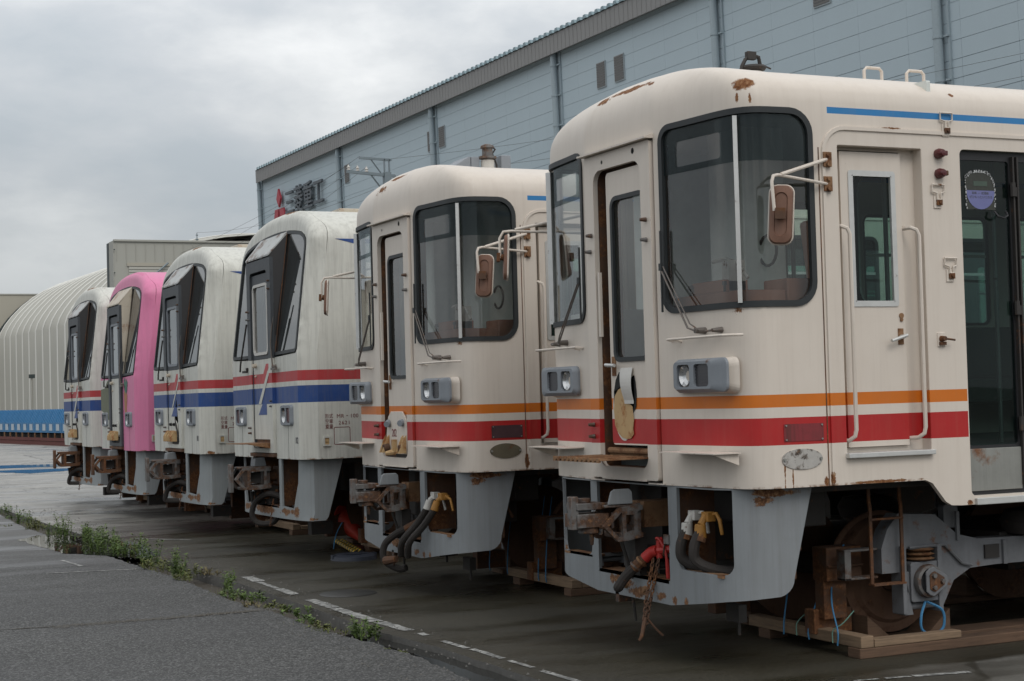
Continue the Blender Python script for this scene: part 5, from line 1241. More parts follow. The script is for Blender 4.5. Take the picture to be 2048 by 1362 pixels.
# painted lines
def linemat():
    m, t, b = newmat('worn_white_line'); p = t.pos()
    w_ = t.math('ADD', t.noise(p, 26, 7, .7), t.math('MULTIPLY', t.noise(p, 5, 3, .5), .35))
    col = t.mix(t.mapr(w_, .54, .74, 0, 1), (.40, .40, .38), (.12, .12, .115)); t.put(b.inputs['Base Color'], col); b.inputs['Roughness'].default_value = .7; return m
M['line'] = linemat()
def paintline(pts, w_, seed, gaps=True, zz=.004):
    q = random.Random(seed); (xa, ya), (xb, yb) = pts; L = math.hypot(xb-xa, yb-ya); dx, dy = (xb-xa)/L, (yb-ya)/L; nx, ny = -dy, dx
    n = max(4, int(L/.05)); A = []; B = []
    for i in range(n+1):
        t_ = L*i/n; j = w_/2*(1+q.uniform(-.22, .12)); k = w_/2*(1+q.uniform(-.22, .12))
        A.append((xa+dx*t_+nx*j, ya+dy*t_+ny*j)); B.append((xa+dx*t_-nx*k, ya+dy*t_-ny*k))
    o = sheet('painted_line', A+B[::-1], zz, M['line']); return o
for i, (y0, y1, x0, x1, w_) in enumerate(((7.50, 7.0, -.93, -.94, .12), (6.95, 6.35, -.96, -.965, .06), (6.30, 5.78, -.96, -.97, .10), (5.35, 4.70, -.97, -.97, .11), (4.66, 3.70, -.975, -.965, .11), (3.66, 3.10, -.95, -.93, .10), (2.93, 2.80, -.91, -.91, .06), (2.48, 2.08, -.915, -.90, .055), (2.03, 1.55, -.885, -.875, .055), (1.45, 1.12, -.875, -.865, .045), (.98, .50, -.87, -.85, .05), (.42, -.6, -.85, -.83, .05))):
    paintline([(x0, y0), (x1, y1)], w_, i)
paintline([(-2.58, 9.2), (-1.68, 8.98)], .055, 40); paintline([(-3.3, 10.25), (-2.62, 10.09)], .03, 41); paintline([(-2.20, 10.55), (-2.13, 9.72)], .05, 42); paintline([(-.9, 12.9), (-.35, 12.15)], .06, 43)
paintline([(.50, -.36), (.66, -.385)], .03, 44); paintline([(.70, -.39), (.86, -.42)], .045, 45); paintline([(.88, -.42), (1.24, -.495)], .06, 46)
# open crack across the asphalt: a jagged ribbon sunk into it
cr = wiggly([(-3.75, 5.07), (-3.03, 4.96), (-2.59, 4.95), (-2.31, 4.89), (-1.9, 4.93), (-1.55, 4.93)], .018, 12, .05)
qr = random.Random(4); q = MB(); 
for i, p in enumerate(cr):
    w_ = (.008+.05*min(1, i/len(cr)*1.3))*qr.uniform(.35, 1.2); q.v += [(p[0], p[1]-w_, .0035), (p[0], p[1]+w_*.6, .0035)]
for i in range(len(cr)-1): q.face((2*i, 2*i+2, 2*i+3, 2*i+1))
struct(q.build('asphalt_crack', M['dirt']))
# loose grit along crack and gutter
q = MB(); gr = random.Random(9)
for i in range(1500):
    if i % 3: yy = gr.uniform(-.5, 20); k = 0
    else: yy = gr.uniform(4.85, 5.0)
    xx = gr.uniform(-1.75, -.8) if i % 3 else gr.uniform(-3.2, -1.4)
    s_ = gr.uniform(.003, .012); b = len(q.v)
    q.v += [(xx-s_, yy, .002), (xx+s_*.6, yy-s_, .002), (xx+s_, yy+s_*.7, .002), (xx, yy, .004+s_)]
    for f in ((0, 1, 3), (1, 2, 3), (2, 0, 3)): q.face(tuple(b+k for k in f))
stuff(q.build('grit', M['curb']))
for i in range(46):
    pass

# ------------------------------------------------------------------ weeds
def leafmat(n, c):
    m, t, b = newmat(n); p = t.pos(); nz_ = t.noise(p, 30, 4, .6)
    t.put(b.inputs['Base Color'], t.ramp(nz_, [(.3, tuple(k*.5 for k in c)), (.5, c), (.7, (c[0]*1.7, c[1]*1.4, c[2]*1.1))])); b.inputs['Roughness'].default_value = .65; return m
M['leaf'] = leafmat('weed_leaf', (.095, .155, .034)); M['leaf2'] = leafmat('weed_leaf_yellow', (.12, .14, .04)); M['dry'] = leafmat('dry_grass', (.15, .13, .06))
def weed(x, y, h, spread, n, kind, label, seed, mat='leaf'):
    q = MB(); r = random.Random(seed); h *= 1.18; spread *= 1.15; n = int(n*1.05)
    def leaf(p, d, L, w_):
        d = d.normalized(); s_ = d.cross(Vector((0, 0, 1))); s_ = s_.normalized() if s_.length > 1e-3 else Vector((1, 0, 0)); u = s_.cross(d)
        b = len(q.v); q.v += [tuple(p), tuple(p+d*L*.45+s_*w_), tuple(p+d*L-u*L*.15), tuple(p+d*L*.45-s_*w_)]; q.face((b, b+1, b+2, b+3), True)
    for i in range(n):
        a = r.uniform(0, 2*PI); rr_ = spread*math.sqrt(r.random()); px, py = x+rr_*math.cos(a)*.6, y+rr_*math.sin(a)*1.3
        hh = h*r.uniform(.45, 1.05)*(1-.45*rr_/max(spread, .01)); lean = Vector((r.uniform(-.25, .25), r.uniform(-.25, .25), 1))
        if kind == 'grass':
            for k in range(5):
                d = Vector((r.uniform(-1, 1), r.uniform(-1, 1), r.uniform(.5, 1.6))).normalized(); L = hh*r.uniform(.7, 1.2)
                leaf(Vector((px, py, -.01)), d, L, .004)
            continue
        pts = [Vector((px, py, -.03))+lean*hh*t_ + Vector((math.sin(t_*3+i)*.01, math.cos(t_*2+i)*.01, 0)) for t_ in (0, .35, .7, 1)]
        q.tube(pts, [.004, .0035, .0025, .001], 4, False)
        m_ = int(14+hh*95)
        for k in range(m_):
            t_ = r.uniform(.12, 1.); p = Vector((px, py, -.03))+lean*hh*t_
            a2 = r.uniform(0, 2*PI); d = Vector((math.cos(a2), math.sin(a2), r.uniform(.0, 1.0)))
            if t_ > .3 and r.random() < .55:
                br_ = r.uniform(.02, .06)*(1.15-t_)*h/.25; p = p+d.normalized()*br_
            leaf(p, d, r.uniform(.022, .052)*(1.25-.5*t_), r.uniform(.006, .013))
    return tag(q.build('weed', M[mat]), label, 'weed', 'weeds growing along the gutter')
WD = [(-1.53, 20.0, .24, .16, 10, 'leaf', 'bushy green weed farthest left, at the frame edge beyond the gutter bend'),
 (-1.72, 18.3, .10, .12, 5, 'leaf', 'low tuft just right of the weed at the left frame edge'),
 (-1.66, 17.2, .34, .16, 14, 'leaf', 'tall pointed weed, second upright clump from the left frame edge'),
 (-1.70, 15.7, .20, .22, 16, 'leaf2', 'low yellowish weed mat between two upright clumps, left of the striped puddle'),
 (-1.62, 14.2, .34, .22, 20, 'leaf', 'dense weed clump standing on the far left corner of the striped puddle'),
 (-1.42, 13.2, .30, .25, 22, 'leaf', 'airy weed clump behind the middle of the striped puddle'),
 (-1.52, 11.6, .40, .30, 34, 'leaf', 'largest leafy weed clump, in the middle of the puddle edge'),
 (-1.45, 10.9, .22, .24, 20, 'leaf', 'low wide weed in front of the largest clump at the puddle edge'),
 (-1.30, 10.8, .34, .10, 7, 'leaf', 'slim upright weed just right of the largest clump'),
 (-1.42, 9.6, .42, .14, 13, 'leaf', 'tall slim weed between the puddle and the white stone patch'),
 (-1.50, 9.0, .16, .22, 16, 'leaf2', 'low weeds at the foot of the tall slim weed'),
 (-1.42, 8.2, .36, .10, 9, 'leaf', 'single spiky weed beside the pale water patch'),
 (-1.48, 7.75, .12, .16, 10, 'leaf2', 'small low weed at the foot of the spiky one'),
 (-1.32, 8.35, .16, .20, 14, 'leaf2', 'yellow green ground weed behind the spiky one'),
 (-1.30, 6.8, .20, .06, 6, 'leaf', 'small bushy weed halfway along the gutter before the white dashes'),
 (-1.45, 6.1, .10, .16, 10, 'leaf', 'creeping dark weed patch left of the first white dash'),
 (-1.36, 5.75, .12, .14, 12, 'leaf', 'broad low weed in the gutter below the small bushy one'),
 (-1.12, 7.35, .16, .06, 4, 'leaf', 'thin weed right beside the start of the white line'),
 (-1.38, 5.0, .08, .14, 9, 'leaf2', 'flat yellow grass tuft at the end of the asphalt crack'),
 (-1.28, 4.75, .09, .18, 10, 'leaf', 'dark creeping weed in the gutter beyond the crack'),
 (-1.42, 4.1, .08, .10, 7, 'leaf', 'small sprig in the gutter between crack and manhole shadow'),
 (-1.43, 3.72, .08, .10, 8, 'leaf2', 'small yellow tuft on the asphalt edge left of the nearest bushy weed'),
 (-1.28, 3.12, .17, .15, 17, 'leaf', 'nearest bushy bright green weed beside the gutter water'),
 (-1.36, 2.3, .03, .10, 6, 'leaf2', 'tiny moss sprig on the asphalt edge nearest the camera')]
for i, (x_, y_, h_, sp, n_, mt, lab) in enumerate(WD): weed(x_, y_, h_, sp, n_, 'herb', lab, i, mt)
for i, (x_, y_, h_, lab) in enumerate(((-1.5, 5.3, .07, 'short dry grass blades left of the gutter near the crack'), (-1.40, 3.45, .06, 'short green grass blades by the nearest bushy weed'), (-2.0, 16.6, .05, 'flat grass tuft on the asphalt left of the gutter'), (-1.15, 8.0, .12, 'pale dry grass behind the spiky weed'))):
    weed(x_, y_, h_, .14, 16, 'grass', lab, 60+i, 'dry' if 'dry' in lab else 'leaf2')
# grass film in the gutter
q = MB(); gr = random.Random(21)
for i in range(620):
    yy = gr.uniform(3.2, 20); xx = gr.uniform(-1.62, -1.30)-max(0, yy-6)*.012
    if math.sin(yy*2.3)+math.sin(yy*5.1+1) < .15: continue
    a = gr.uniform(0, 2*PI); L = gr.uniform(.01, .035); b = len(q.v); q.v += [(xx, yy, -.03), (xx+.006, yy, -.03), (xx+math.cos(a)*L*.6, yy+math.sin(a)*L*.6, L)]; q.face((b, b+1, b+2))
stuff(q.build('moss', M['leaf2']))
q = MB(); q.lathe([(.10, .004), (.125, .012), (.13, .0), (0, .004)], (-.95, 4.5+.9, 0), (0, 0, 1), 24)
q = MB(); q.lathe([(.0, .010), (.24, .010), (.255, .002)], (-.55, 5.55, 0), (0, 0, 1), 40); tag(q.build('manhole_cover', plain('dark_wet_iron', (.03, .03, .028), .45)), 'dark round manhole cover in the apron beside the white line', 'manhole')

# ------------------------------------------------------------------ timber cradles and lashings
def cradle(cy, ya, yb, xo, label):
    r = thing('timber_cradle', label, 'timber cradle', (0, cy, 0), group='timber cradles under the railcars')
    def pl(nm, mat, x0, x1, y0, y1, z0, z1): q = MB(); q.box(x0, x1, y0, y1, z0, z1); return q.build(nm, M[mat], r, .006)
    pl('front_beam', 'wood', xo-.05, xo+.05, ya, yb, .066, .14)
    pl('bearer', 'wooddk', xo-.05, xo+.10, yb-.26, yb-.12, .0, .066)
    pl('side_beam', 'wood', xo+.055, xo+.75, ya, ya+.09, .066, .115)
    pl('long_beam', 'wooddk', xo-.06, xo+3.6, ya+.0, ya+.13, .0, .064)
    for s in (-1, 1):
        Y = lambda a, b: sorted((s*a, s*b))
        pl('wheel_plank', 'wooddk', xo+.2, xo+3.4, *Y(.56, .80), .0, .045)
        for xw in (1.637, 3.637):
            for sg in (-1, 1):
                q = MB(); a = xw+sg*.34; q.prism([(a, .046), (a-sg*.20, .046), (a, .21)], 'y', *Y(.58, .80)); q.build('wheel_wedge', M['wooddk'], r, .004)
    return r
cradle(1.35, -1.12, .16, 1.05, 'timber beams and wedges under the nearest cream railcar')
cradle(1.35+DY2, -1.40, -.10, 1.0, 'timber beams and wedges under the second cream railcar, number 202')
cradle(1.35+8.376, -1.33, -.43, .95, 'timber beams under the white railcar number 102 beside the red cone')
cradle(1.35+12.418, -1.90, -.05, .95, 'timber beams under the white railcar just right of the pink one')
cradle(1.35+16.205, -2.05, -.25, 1.15, 'timber beams under the pink railcar')
cradle(1.35+19.592, -1.25, -.20, .85, 'timber beams under the farthest white railcar')
def rope(pts, lab, mt='rope', r=.0055): q = MB(); q.tube(hose(pts) if len(pts) > 3 else pts, r, 6); tag(q.build('rope', M[mt]), lab, 'rope', 'lashing ropes at the wheels')
rope([(.98, .45, .06), (.985, .45, .15), (1.02, .55, .30), (1.10, .66, .44)], 'blue rope from the front timber up behind the nearest skirt, left strand')
rope([(.98, .76, .06), (.985, .76, .15), (1.08, .70, .46), (1.18, .62, .68)], 'blue rope tied to the front timber by the nearest brown rail guard')
rope([(.98, 1.05, .06), (.985, 1.05, .15), (1.03, 1.08, .28), (1.10, 1.12, .5)], 'thin blue rope farthest left on the nearest front timber')
rope([(.98, .90, .07), (.985, .90, .15), (1.02, .84, .22), (1.04, .74, .27)], 'pale green string knotted to the blue rope on the nearest timber', 'rope2', .004)
rope([(.98, .50, .07), (.985, .50, .15), (1.02, .44, .2), (1.08, .40, .28)], 'pale green string looped by the nearest wheel', 'rope2', .004)
rope([(1.62, .36, .30), (1.56, .33, .22), (1.56, .33, .13), (1.64, .34, .08)], 'thick blue cord end hanging below the nearest axle box, left half', 'rope', .009)
rope([(1.63, .36, .30), (1.73, .33, .24), (1.74, .33, .14), (1.70, .34, .09)], 'thick blue cord end hanging below the nearest axle box, right half', 'rope', .009)
for i, (y_, lab) in enumerate(((5.95, 'thin blue rope at the left of the second cream railcar cradle'), (5.55, 'thin blue rope in the middle of the second cream railcar cradle'), (4.9, 'short blue rope at the right of the second cream railcar cradle'), (4.75, 'short blue rope nearest the skirt of the first railcar'))):
    rope([(.94, y_-.15, .08), (.94, y_-.14, .15), (1.03, y_-.0, .42), (1.15, y_+.12, .80)], lab, 'rope', .005)
rope([(.48, 9.0, .07), (.49, 9.0, .15), (.56, 9.1, .25), (.62, 9.1, .35)], 'blue rope on the timber below white railcar 102')

# ------------------------------------------------------------------ cone, barrier pole, weight ring
cm = plain('dull_red_cone_plastic', (.60, .045, .022), .55, var=.35)
base = Vector((1.12, 10.85, .02)); q = MB()
ct = thing('traffic_cone', 'red traffic cone lying tipped over between two railcars', 'traffic cone', (.95, 10.35, .03), (math.radians(18), math.radians(-168), .3))
ct.location = (1.12, 10.45, .27); ct.scale = (1.0, 1.0, .8); ct.rotation_euler = (math.radians(121), math.radians(6), .28)
q = MB(); q.lathe([(.165, .02), (.16, .04), (.035, .52), (.03, .54), (0, .545)], (0, 0, 0), (0, 0, 1), 28); q.build('cone_body', cm, ct)
q = MB(); q.prism(rrect(-.2, .2, -.2, .2, .04), 'z', 0, .025); q.build('cone_base', cm, ct, .006)
bm, t, b = newmat('yellow_black_stripes'); v_ = t.obj(); x_, y_, z_ = t.sep(v_)
f = t.math('GREATER_THAN', t.math('FRACT', t.math('MULTIPLY', z_, 6.6)), .5); t.put(b.inputs['Base Color'], t.mix(f, (.55, .36, .03), (.02, .02, .02))); b.inputs['Roughness'].default_value = .5
pa, pb = Vector((.86, 10.0, .06)), Vector((.64, 8.72, .04)); dv = pb-pa
for i in range(2):
    q = MB(); q.cyl((0, 0, 0), (0, 0, dv.length), .026, .026, 12); o = q.build('barrier_pole', bm); o.location = pa+Vector((i*.07, .02*i, .0)); o.rotation_euler = dv.to_track_quat('Z', 'Y').to_euler()
    tag(o, ('upper' if i else 'lower')+' of two yellow and black striped barrier poles lying between the railcars', 'barrier pole', 'striped barrier poles')
q = MB(); q.lathe([(.10, .0), (.10, .05), (.19, .06), (.24, .04), (.25, .0)], (0, 0, 0), (0, 0, 1), 30)
q.box(-.25, .25, -.03, .03, .02, .06); o = q.build('cone_weight', plain('dark_blue_rubber', (.03, .035, .05), .6)); o.location = (.52, 8.45, 0); tag(o, 'dark rubber weight ring lying at the end of the striped poles', 'rubber ring')

# ================================================================== FACTORY HALL
def panelmat(name, base, var=.14, rib=None):
    m, t, b = newmat(name); v = t.obj(); p = t.pos()
    info = t.new('ShaderNodeObjectInfo')
    n = t.noise(p, .22, 6, .6, sc=(1, 1, 1)); n2 = t.noise(p, 1., 5, .6, sc=(1.4, 1.4, .25))
    col = t.mix(t.mapr(n, .3, .7, 0, var), base, tuple(k*.82 for k in base)); col = t.mix(t.mapr(n2, .45, .8, 0, var), col, tuple(min(1, k*1.15) for k in base))
    col = t.mix(t.math('MULTIPLY', info.outputs['Random'], .10), col, tuple(k*.85 for k in base))
    t.put(b.inputs['Base Color'], col); b.inputs['Roughness'].default_value = .65; return m
M['wallblue'] = panelmat('blue_grey_wall_panel', (.46, .545, .59)); M['joint'] = plain('wall_joint', (.29, .35, .38), .8)
M['fascia'] = panelmat('grey_brown_fascia', (.26, .255, .25)); M['roofm'] = plain('blue_roof_metal', (.22, .30, .33), .4, .3)
M['pipe'] = plain('pale_blue_downpipe', (.36, .43, .465), .5); M['ventm'] = plain('brown_grey_louvre', (.165, .16, .155), .7); M['ventf'] = plain('vent_frame', (.40, .44, .46), .6)
M['signd'] = plain('dark_slate_sign', (.10, .115, .13), .6); M['signr'] = plain('red_sign', (.42, .05, .07), .6)
hall = thing('factory_hall', 'long pale blue panelled factory hall with grey eaves and downpipes behind the trains', 'factory', (40, 80, 0), (0, math.radians(-1.3), math.radians(1.0)))
y0, y1, PH, PW = -62., 61.75, .80, 3.32
q = MB(); q.box(.06, 30, y0, y1, 0, 22.6); q.build('wall_core', M['joint'], hall)
me = None; cnt = 0; rest = MB()
rows = int(22.6/PH)+1; cells = []
for j in range(rows):
    z0 = j*PH; z1 = min(z0+PH, 22.66)
    k = 0; yy = y0
    while yy < y1-.01:
        ye = min(yy+PW, y1); cells.append((yy, ye, z0, z1)); yy = ye
# nearest visible panels are parts of their own, the rest is one part
def key(c):
    cyy = 80+(c[0]+c[1])/2; dist = math.hypot(45, cyy+8); zc = (c[2]+c[3])/2
    th = math.atan2(45, cyy+8); vis = (5.5 < zc-1.7-dist*.0) and (th < math.radians(43.5)); elev = (zc-1.7)/dist
    vis = vis and elev > (.205 if th > math.radians(30) else (.17 if th > math.radians(24.5) else .125)) and elev < .27
    return (0 if vis else 1, dist)
cells.sort(key=key)
mesh_c = {}
for c in cells:
    a, b_, z0, z1 = c
    if cnt < 290 and key(c)[0] == 0:
        kk = (round(b_-a, 2), round(z1-z0, 2))
        if kk not in mesh_c:
            q = MB(); q.box(0, .06, .004, b_-a-.004, .010, z1-z0-.006); o = q.build('wall_panel', M['wallblue'], hall); mesh_c[kk] = o.data
        else: o = D.objects.new('wall_panel', mesh_c[kk]); COL.objects.link(o); o.parent = hall
        o.location = (0, a, z0); cnt += 1
    else: rest.box(0, .06, a+.006, b_-.006, z0+.014, z1-.008)
stuff(rest.build('wall_cladding', M['wallblue'], hall))
q = MB(); q.prism([(-.6, 22.44), (-.6, 23.60), (-.4, 23.68), (.5, 23.68), (.5, 22.62), (-.5, 22.60), (-.5, 22.44)], 'y', y0-.5, 61.1); q.build('eave_fascia', M['fascia'], hall)
q = MB(); yy = y0-.5
while yy < 61.0:
    q.box(-.615, -.6, yy, yy+.04, 22.46, 23.55); yy += .5
stuff(q.build('fascia_rib', M['fascia'], hall))
q = MB(); yy = y0-.5
while yy < 60.6:
    q.prism([(yy, 23.62), (yy+.12, 23.84), (yy+.38, 23.84), (yy+.5, 23.62)], 'x', -.72, 6.0); yy += .72
stuff(q.build('roof_rib', M['roofm'], hall))
q = MB(); q.prism([(-.66, 23.62), (30, 27), (30, 23.62)], 'y', y0-.5, 61.1); q.build('roof_sheet', M['roofm'], hall)
for yp in (.34, 19.54, 39.35, 61.35, -17.5, -34.3, -52):
    q = MB(); q.cyl((-.24, yp, 0), (-.24, yp, 22.6), .20, .20, 14)
    for k in range(12): q.cyl((-.24, yp, 1.4+k*1.85), (-.24, yp, 1.52+k*1.85), .235, .235, 12)
    pp = q.build('downpipe', M['pipe'], hall)
    q = MB(); q.box(-.10, .0, yp-.55, yp-.44, 0, 22.6)
    for k in range(12): q.box(-.2, -.05, yp-.56, yp-.3, 1.42+k*1.85, 1.5+k*1.85)
    q.build('pipe_rail', M['pipe'], pp)
for ya, yb in ((-5.64, -4.7), (-7.79, -6.79), (20.15, 20.75), (17.75, 18.7), (-26.9, -25.7), (-28.9, -27.9), (39.85, 40.25), (37.35, 38.3)):
    q = MB(); q.box(-.07, .0, ya-.05, yb+.05, 19.45, 20.98); f = q.build('vent', M['ventf'], hall)
    for k in range(10):
        if k == 0:
            s0 = MB(); s0.box(-.10, -.06, ya, yb, 19.52, 19.64); so2 = s0.build('louvre_slat', M['ventm'], f)
        else:
            so2 = so2.copy(); COL.objects.link(so2); so2.location = (0, 0, so2.location.z+.143)
# roof sign of the hall: emblem and four characters
sign = thing('wall_sign', 'dark raised characters and red three-diamond emblem on the hall wall', 'sign', (40, 80, 0), (0, math.radians(-1.3), math.radians(1.0)))
for i, (ch, yc) in enumerate(zip('三菱重工', (52.1, 49.5, 46.95, 44.25))):
    c = D.curves.new('sign_character', 'FONT'); c.body = ch; c.size = 2.55; c.extrude = .10; c.offset = .02; c.align_x = 'CENTER'
    o = D.objects.new('tmp', c); COL.objects.link(o); dg = bpy.context.evaluated_depsgraph_get(); me = D.meshes.new_from_object(o.evaluated_get(dg)); D.objects.remove(o)
    me.materials.clear(); me.materials.append(M['signd']); me.transform(Matrix(((0, 0, -1, -.32), (-1, 0, 0, yc), (0, 1, 0, 18.62), (0, 0, 0, 1))))
    ob = D.objects.new('sign_character', me); COL.objects.link(ob); ob.parent = sign
def diamond(a, b_, c_, d_): q = MB(); q.prism([a, b_, c_, d_], 'x', -.40, -.22); return q.build('emblem_diamond', M['signr'], sign)
diamond((55.15, 21.15), (54.55, 20.25), (55.15, 19.45), (55.75, 20.25))
diamond((55.0, 19.3), (53.9, 19.3), (53.3, 17.6), (54.6, 17.6)); diamond((55.3, 19.3), (56.3, 19.3), (57.0, 17.6), (55.7, 17.6))

# ------------------------------------------------------------------ line pole with cross arms, wires
M['galv'] = plain('galvanised_steel', (.20, .24, .26), .5, .4)
pole = thing('line_pole', 'steel line pole with two cross arms and white insulators before the hall', 'utility pole', (14.82, 45, 0))
def pp_(nm, mb, mt='galv'): return mb.build(nm, M[mt], pole)
q = MB()
for a, b_ in ((-.09, 0), (.09, 0)): q.box(a-.02, a+.02, -.04, .04, 8.9, 10.08)
pp_('pole_head', q)
q = MB(); q.box(-.12, .12, -.12, .12, 0, 9.62); pp_('pole', q)
q = MB(); q.box(-1.02, .17, -.04, .04, 10.04, 10.12, Matrix.Rotation(.03, 3, 'Y')); pp_('cross_arm', q)
q = MB(); q.box(-1.48, .32, -.05, .05, 9.50, 9.60, Matrix.Rotation(.06, 3, 'Y')); pp_('cross_arm', q)
q = MB(); q.tube([(-.58, 0, 10.05), (.0, 0, 9.3)], .025, 6); pp_('arm_brace', q); q = MB(); q.tube([(-.62, 0, 9.55), (-.10, 0, 8.9)], .03, 6); pp_('arm_brace', q)
for k in range(3):
    q = MB(); q.lathe([(.03, 0), (.075, .02), (.04, .07), (.07, .10), (.035, .15), (.02, .2), (0, .2)], (-1.42+k*.33, 0, 9.64-k*.02), (0, 0, 1), 12); pp_('insulator', q, 'valvew')
def wire(a, b_, sag, lab, r=.005):
    a, b_ = Vector(a), Vector(b_); pts = [a.lerp(b_, t_) - Vector((0, 0, sag*4*t_*(1-t_))) for t_ in lin(0, 1, 16)]; q = MB(); q.tube(pts, r, 5)
    tag(q.build('wire', M['iron']), lab, 'wire', 'wires at the line pole')
X0 = 14.82
for i, (ax, az, bx, by, bz, sg, lab) in enumerate(((-1.42, 9.82, 13.5, 100, 9.8, .8, 'thin overhead wire from the end insulator to the far left'), (-1.09, 9.80, 16.5, 110, 9.0, .9, 'thin overhead wire from the middle insulator to the far left'), (-.76, 9.78, 20, 110, 9.2, .8, 'thin overhead wire from the insulator nearest the pole to the far left'))):
    wire((X0+ax, 45, az), (bx, by, bz), sg, lab)
wire((X0-1.0, 45, 10.15), (18, 105, 10.0), .6, 'thin overhead wire from the tip of the top cross arm to the left')
wire((X0+.15, 45, 10.1), (27, 20, 10.6), .4, 'thin overhead wire from the top cross arm to the right'); wire((X0+.3, 45, 9.5), (27, 20, 10.0), .4, 'thin overhead wire from the lower cross arm to the right')
wire((14.4, 70.5, 10.1), (X0-.5, 45, 9.0), .35, 'slanting wire from the tan building roof mast')

# ------------------------------------------------------------------ barrel-roofed shed, tan buildings
M['barrel'] = panelmat('pale_ribbed_sheeting', (.44, .43, .385), .18); M['tan'] = panelmat('tan_wall_sheeting', (.40, .375, .31), .2); M['tan2'] = panelmat('grey_tan_wall', (.37, .365, .325), .2)
M['darkedge'] = plain('dark_corner_trim', (.04, .055, .055), .6)
shed = thing('barrel_shed', 'long pale barrel-roofed shed with vertical ribs behind the blue bins', 'shed', (9.05, 101, 0), (0, 0, math.radians(2.7)))
prof = [(0, 0), (0, 6.15), (.12, 6.5), (.38, 6.95), (.8, 7.5), (1.4, 8.12), (2.1, 8.68), (2.8, 9.12), (3.7, 9.55), (4.7, 9.86), (5.8, 10.06), (7.2, 10.2), (14, 10.3)]
wd = 1.95; q = MB()
secs = [(0, 0.), (.14, -.20), (.50, -.20), (.68, 0.), (wd-.12, 0.), (wd, .0)]
for (yy, off) in secs:
    for i, (px, pz) in enumerate(prof):
        a = prof[max(0, i-1)]; b_ = prof[min(len(prof)-1, i+1)]; L_ = math.hypot(b_[0]-a[0], b_[1]-a[1]); nx, nz = -(b_[1]-a[1])/L_, (b_[0]-a[0])/L_
        q.v.append((px-nx*off*-1*-1, -yy, pz+(-off)*nz) if False else (px+nx*(-off), -yy, pz+nz*(-off)))
n = len(prof)
for s_ in range(len(secs)-1):
    for i in range(n-1): q.face((s_*n+i, (s_+1)*n+i, (s_+1)*n+i+1, s_*n+i+1), True)
o0 = q.build('roof_panel', M['barrel'], shed, sharp=50)
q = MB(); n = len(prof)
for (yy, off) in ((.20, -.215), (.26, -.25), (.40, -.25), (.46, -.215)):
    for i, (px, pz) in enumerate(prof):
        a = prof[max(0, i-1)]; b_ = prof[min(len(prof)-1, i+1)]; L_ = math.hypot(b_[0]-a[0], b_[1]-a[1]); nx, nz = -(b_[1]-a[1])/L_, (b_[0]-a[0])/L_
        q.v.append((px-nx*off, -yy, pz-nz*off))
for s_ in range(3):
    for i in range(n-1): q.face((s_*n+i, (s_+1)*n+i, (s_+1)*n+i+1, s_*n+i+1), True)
r0 = q.build('rib_highlight_strip', panelmat('pale_rib_highlight', (.66, .65, .60), .1), shed, sharp=50)  # paler strip added on rib crowns: partly own colour, partly painted-in light
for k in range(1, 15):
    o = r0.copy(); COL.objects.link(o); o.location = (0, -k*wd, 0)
    o = o0.copy(); COL.objects.link(o); o.location = (0, -k*wd, 0)
q = MB(); q.v = [(px+.3, -1.0, pz-.2) for px, pz in prof]+[(px+.3, -29, pz-.2) for px, pz in prof]
for i in range(n-1): q.face((i, n+i, n+i+1, i+1))
q.build('shed_lining', M['tan'], shed)
eb = thing('end_block', 'flat tan end wall at the left beyond the barrel shed', 'building', (0, 103, 0))
q = MB(); q.box(-14, 12.6, 0, 6, 0, 9.2)
q.build('wall', M['tan'], eb); q = MB(); q.box(-14.05, 12.65, -.05, .2, 9.2, 9.28); q.build('wall_cap', M['tan2'], eb)
q = MB(); q.tube([(9.0+p_[0], -.1, p_[1]+.1) for p_ in prof[:-2]], .08, 5); q.build('arch_trim', M['darkedge'], eb)
lp = thing('lamp_post', 'thin pale lamp post standing before the ribbed shed wall', 'lamp post', (9.0, 88, 0))
q = MB(); q.cyl((0, 0, 0), (0, 0, 3.4), .06, .05, 8); q.build('post', M['tan2'], lp); q = MB(); q.box(-.16, .16, -.12, .12, 3.4, 3.62); q.build('lamp_head', M['darkedge'], lp); q = MB(); q.cyl((-.3, 0, 0), (-.3, 0, 2.2), .04, .04, 6); q.build('conduit', M['tan2'], lp)
tb = thing('tan_building', 'flat-topped grey tan building with a roller shutter behind the pink railcar', 'building', (9.954, 70, .196))
tb.scale = (.8866, .8866, .8866)
q = MB(); q.box(.34, 14, 0, 1.6, -.3, 10.56); q.build('wall', M['tan2'], tb)
q = MB(); q.box(.27, .33, 1.2, 1.75, 0, 10.58); q.build('corner_trim', M['darkedge'], tb); q = MB(); q.box(.28, .335, .0, 1.15, 0, 10.60); q.build('corner_panel', M['tan2'], tb)
for k in range(8): q = MB(); q.cyl((.32, -.08, 10.1-k*1.25), (.32, -.14, 10.1-k*1.25), .04, .04, 6); q.build('wall_bolt', M['darkedge'], tb)
q = MB(); q.box(.3, 14.1, -.10, .1, 10.56, 10.66); q.build('wall_cap', M['tan2'], tb)
for k in range(26): q = MB(); q.box(.45+k*.52, .48+k*.52, -.03, 0, 9.5, 10.5); q.build('wall_rib', M['tan2'], tb)
q = MB(); q.box(1.0, 9.0, -.08, 0, 9.22, 9.40); q.build('shutter_head', M['tan'], tb)
for k in range(22):
    q = MB(); q.box(1.1, 8.9, -.06, -.01, 9.2-(k+1)*.17+.02, 9.2-k*.17-.01) ; q.build('shutter_slat', M['barrel'], tb)
q = MB(); q.tube([(1.9, -.25, 8.3), (3.2, -.25, 9.4)], .055, 6); q.build('stay_rod', M['galv'], tb)
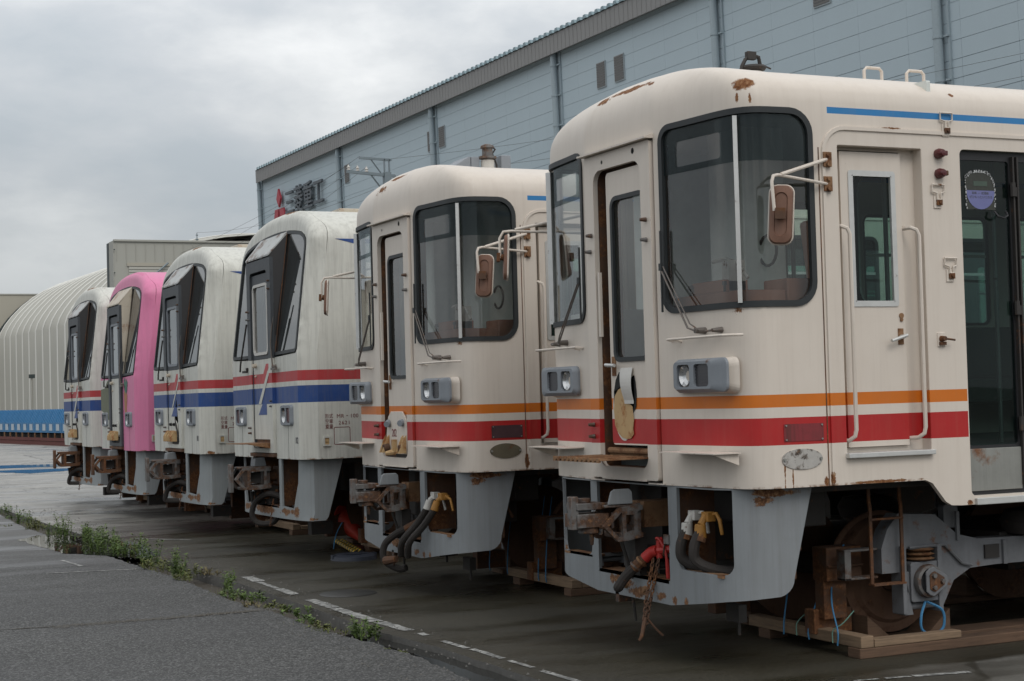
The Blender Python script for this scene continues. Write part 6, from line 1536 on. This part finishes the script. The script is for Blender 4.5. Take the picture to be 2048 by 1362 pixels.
q = MB(); q.cyl((5.0, .5, 10.6), (5.0, .5, 11.15), .03, .02, 6); q.cyl((5.0, .5, 10.75), (5.0, .5, 10.82), .09, .09, 8); q.cyl((5.0, .5, 11.0), (5.0, .5, 11.04), .07, .07, 8); q.build('roof_mast', M['galv'], tb)

# ------------------------------------------------------------------ row of blue bins on a red rack
M['bin'] = plain('blue_bin_steel', (.03, .17, .36), .5, 0, .3, 3); M['binw'] = plain('white_bin_label', (.45, .52, .58), .6); M['redrack'] = metal('red_brown_rack', (.13, .035, .03), .8, .4, .3)
ordn = ['first', 'second', 'third', 'fourth', 'fifth', 'sixth', 'seventh', 'eighth', 'ninth', 'tenth', 'eleventh', 'twelfth', 'thirteenth', 'fourteenth', 'fifteenth', 'sixteenth', 'seventeenth', 'eighteenth', 'nineteenth', 'twentieth']
rk = thing('rack', 'long dark red steel rack carrying the row of blue bins', 'rack', (0, 0, 0))
pa, pb = Vector((5.0, 79.5, 0)), Vector((7.6, 58.5, 0)); dv = (pb-pa); L = dv.length; az = math.atan2(dv.y, dv.x)
rk.location = pa; rk.rotation_euler = (0, 0, az)
q = MB(); q.box(0, L, -.1, .0, .0, .18); q.box(0, L, 1.2, 1.3, 0, .18); q.build('rack_beam', M['redrack'], rk)
q = MB(); q.box(0, L, -.12, -.06, .20, .34); q.build('rack_rail', M['redrack'], rk)
NB = 20
for i in range(NB+2):
    q = MB(); q.box(i*L/NB-.05, i*L/NB+.05, -.05, .0, .18, .56); q.build('rack_post', M['rustlt'], rk)
q = MB(); q.box(0, L, .1, 1.2, .16, .5); q.build('rack_deck', M['black'], rk)
b0 = None
for i in range(NB):
    o = thing('blue_bin', ordn[i]+' blue steel bin from the left end of the row on the red rack', 'bin', pa+dv*(i+.5)/NB, (0, 0, az), 'blue bins on the red rack')
    w_ = L/NB-.05
    if b0 is None:
        parts = []
        q = MB(); q.prism([(-.05, .56), (-.05, .66), (-.02, 1.0), (.22, 1.60), (1.2, 1.60), (1.2, .56)], 'x', -w_/2, w_/2); parts.append(q.build('bin_body', M['bin'], o, .01))
        q = MB()
        for k in (-.38, -.13, .13, .38): q.prism([(-.04, 1.02), (.20, 1.62), (.24, 1.62), (.0, 1.0)], 'x', k*w_-.015, k*w_+.015)
        parts.append(q.build('bin_rib', M['bin'], o))
        q = MB(); q.box(-w_*.22, w_*.22, -.065, -.05, .66, .95); parts.append(q.build('bin_label', M['binw'], o)); b0 = parts
    else:
        for p_ in b0:
            c = p_.copy(); COL.objects.link(c); c.parent = o
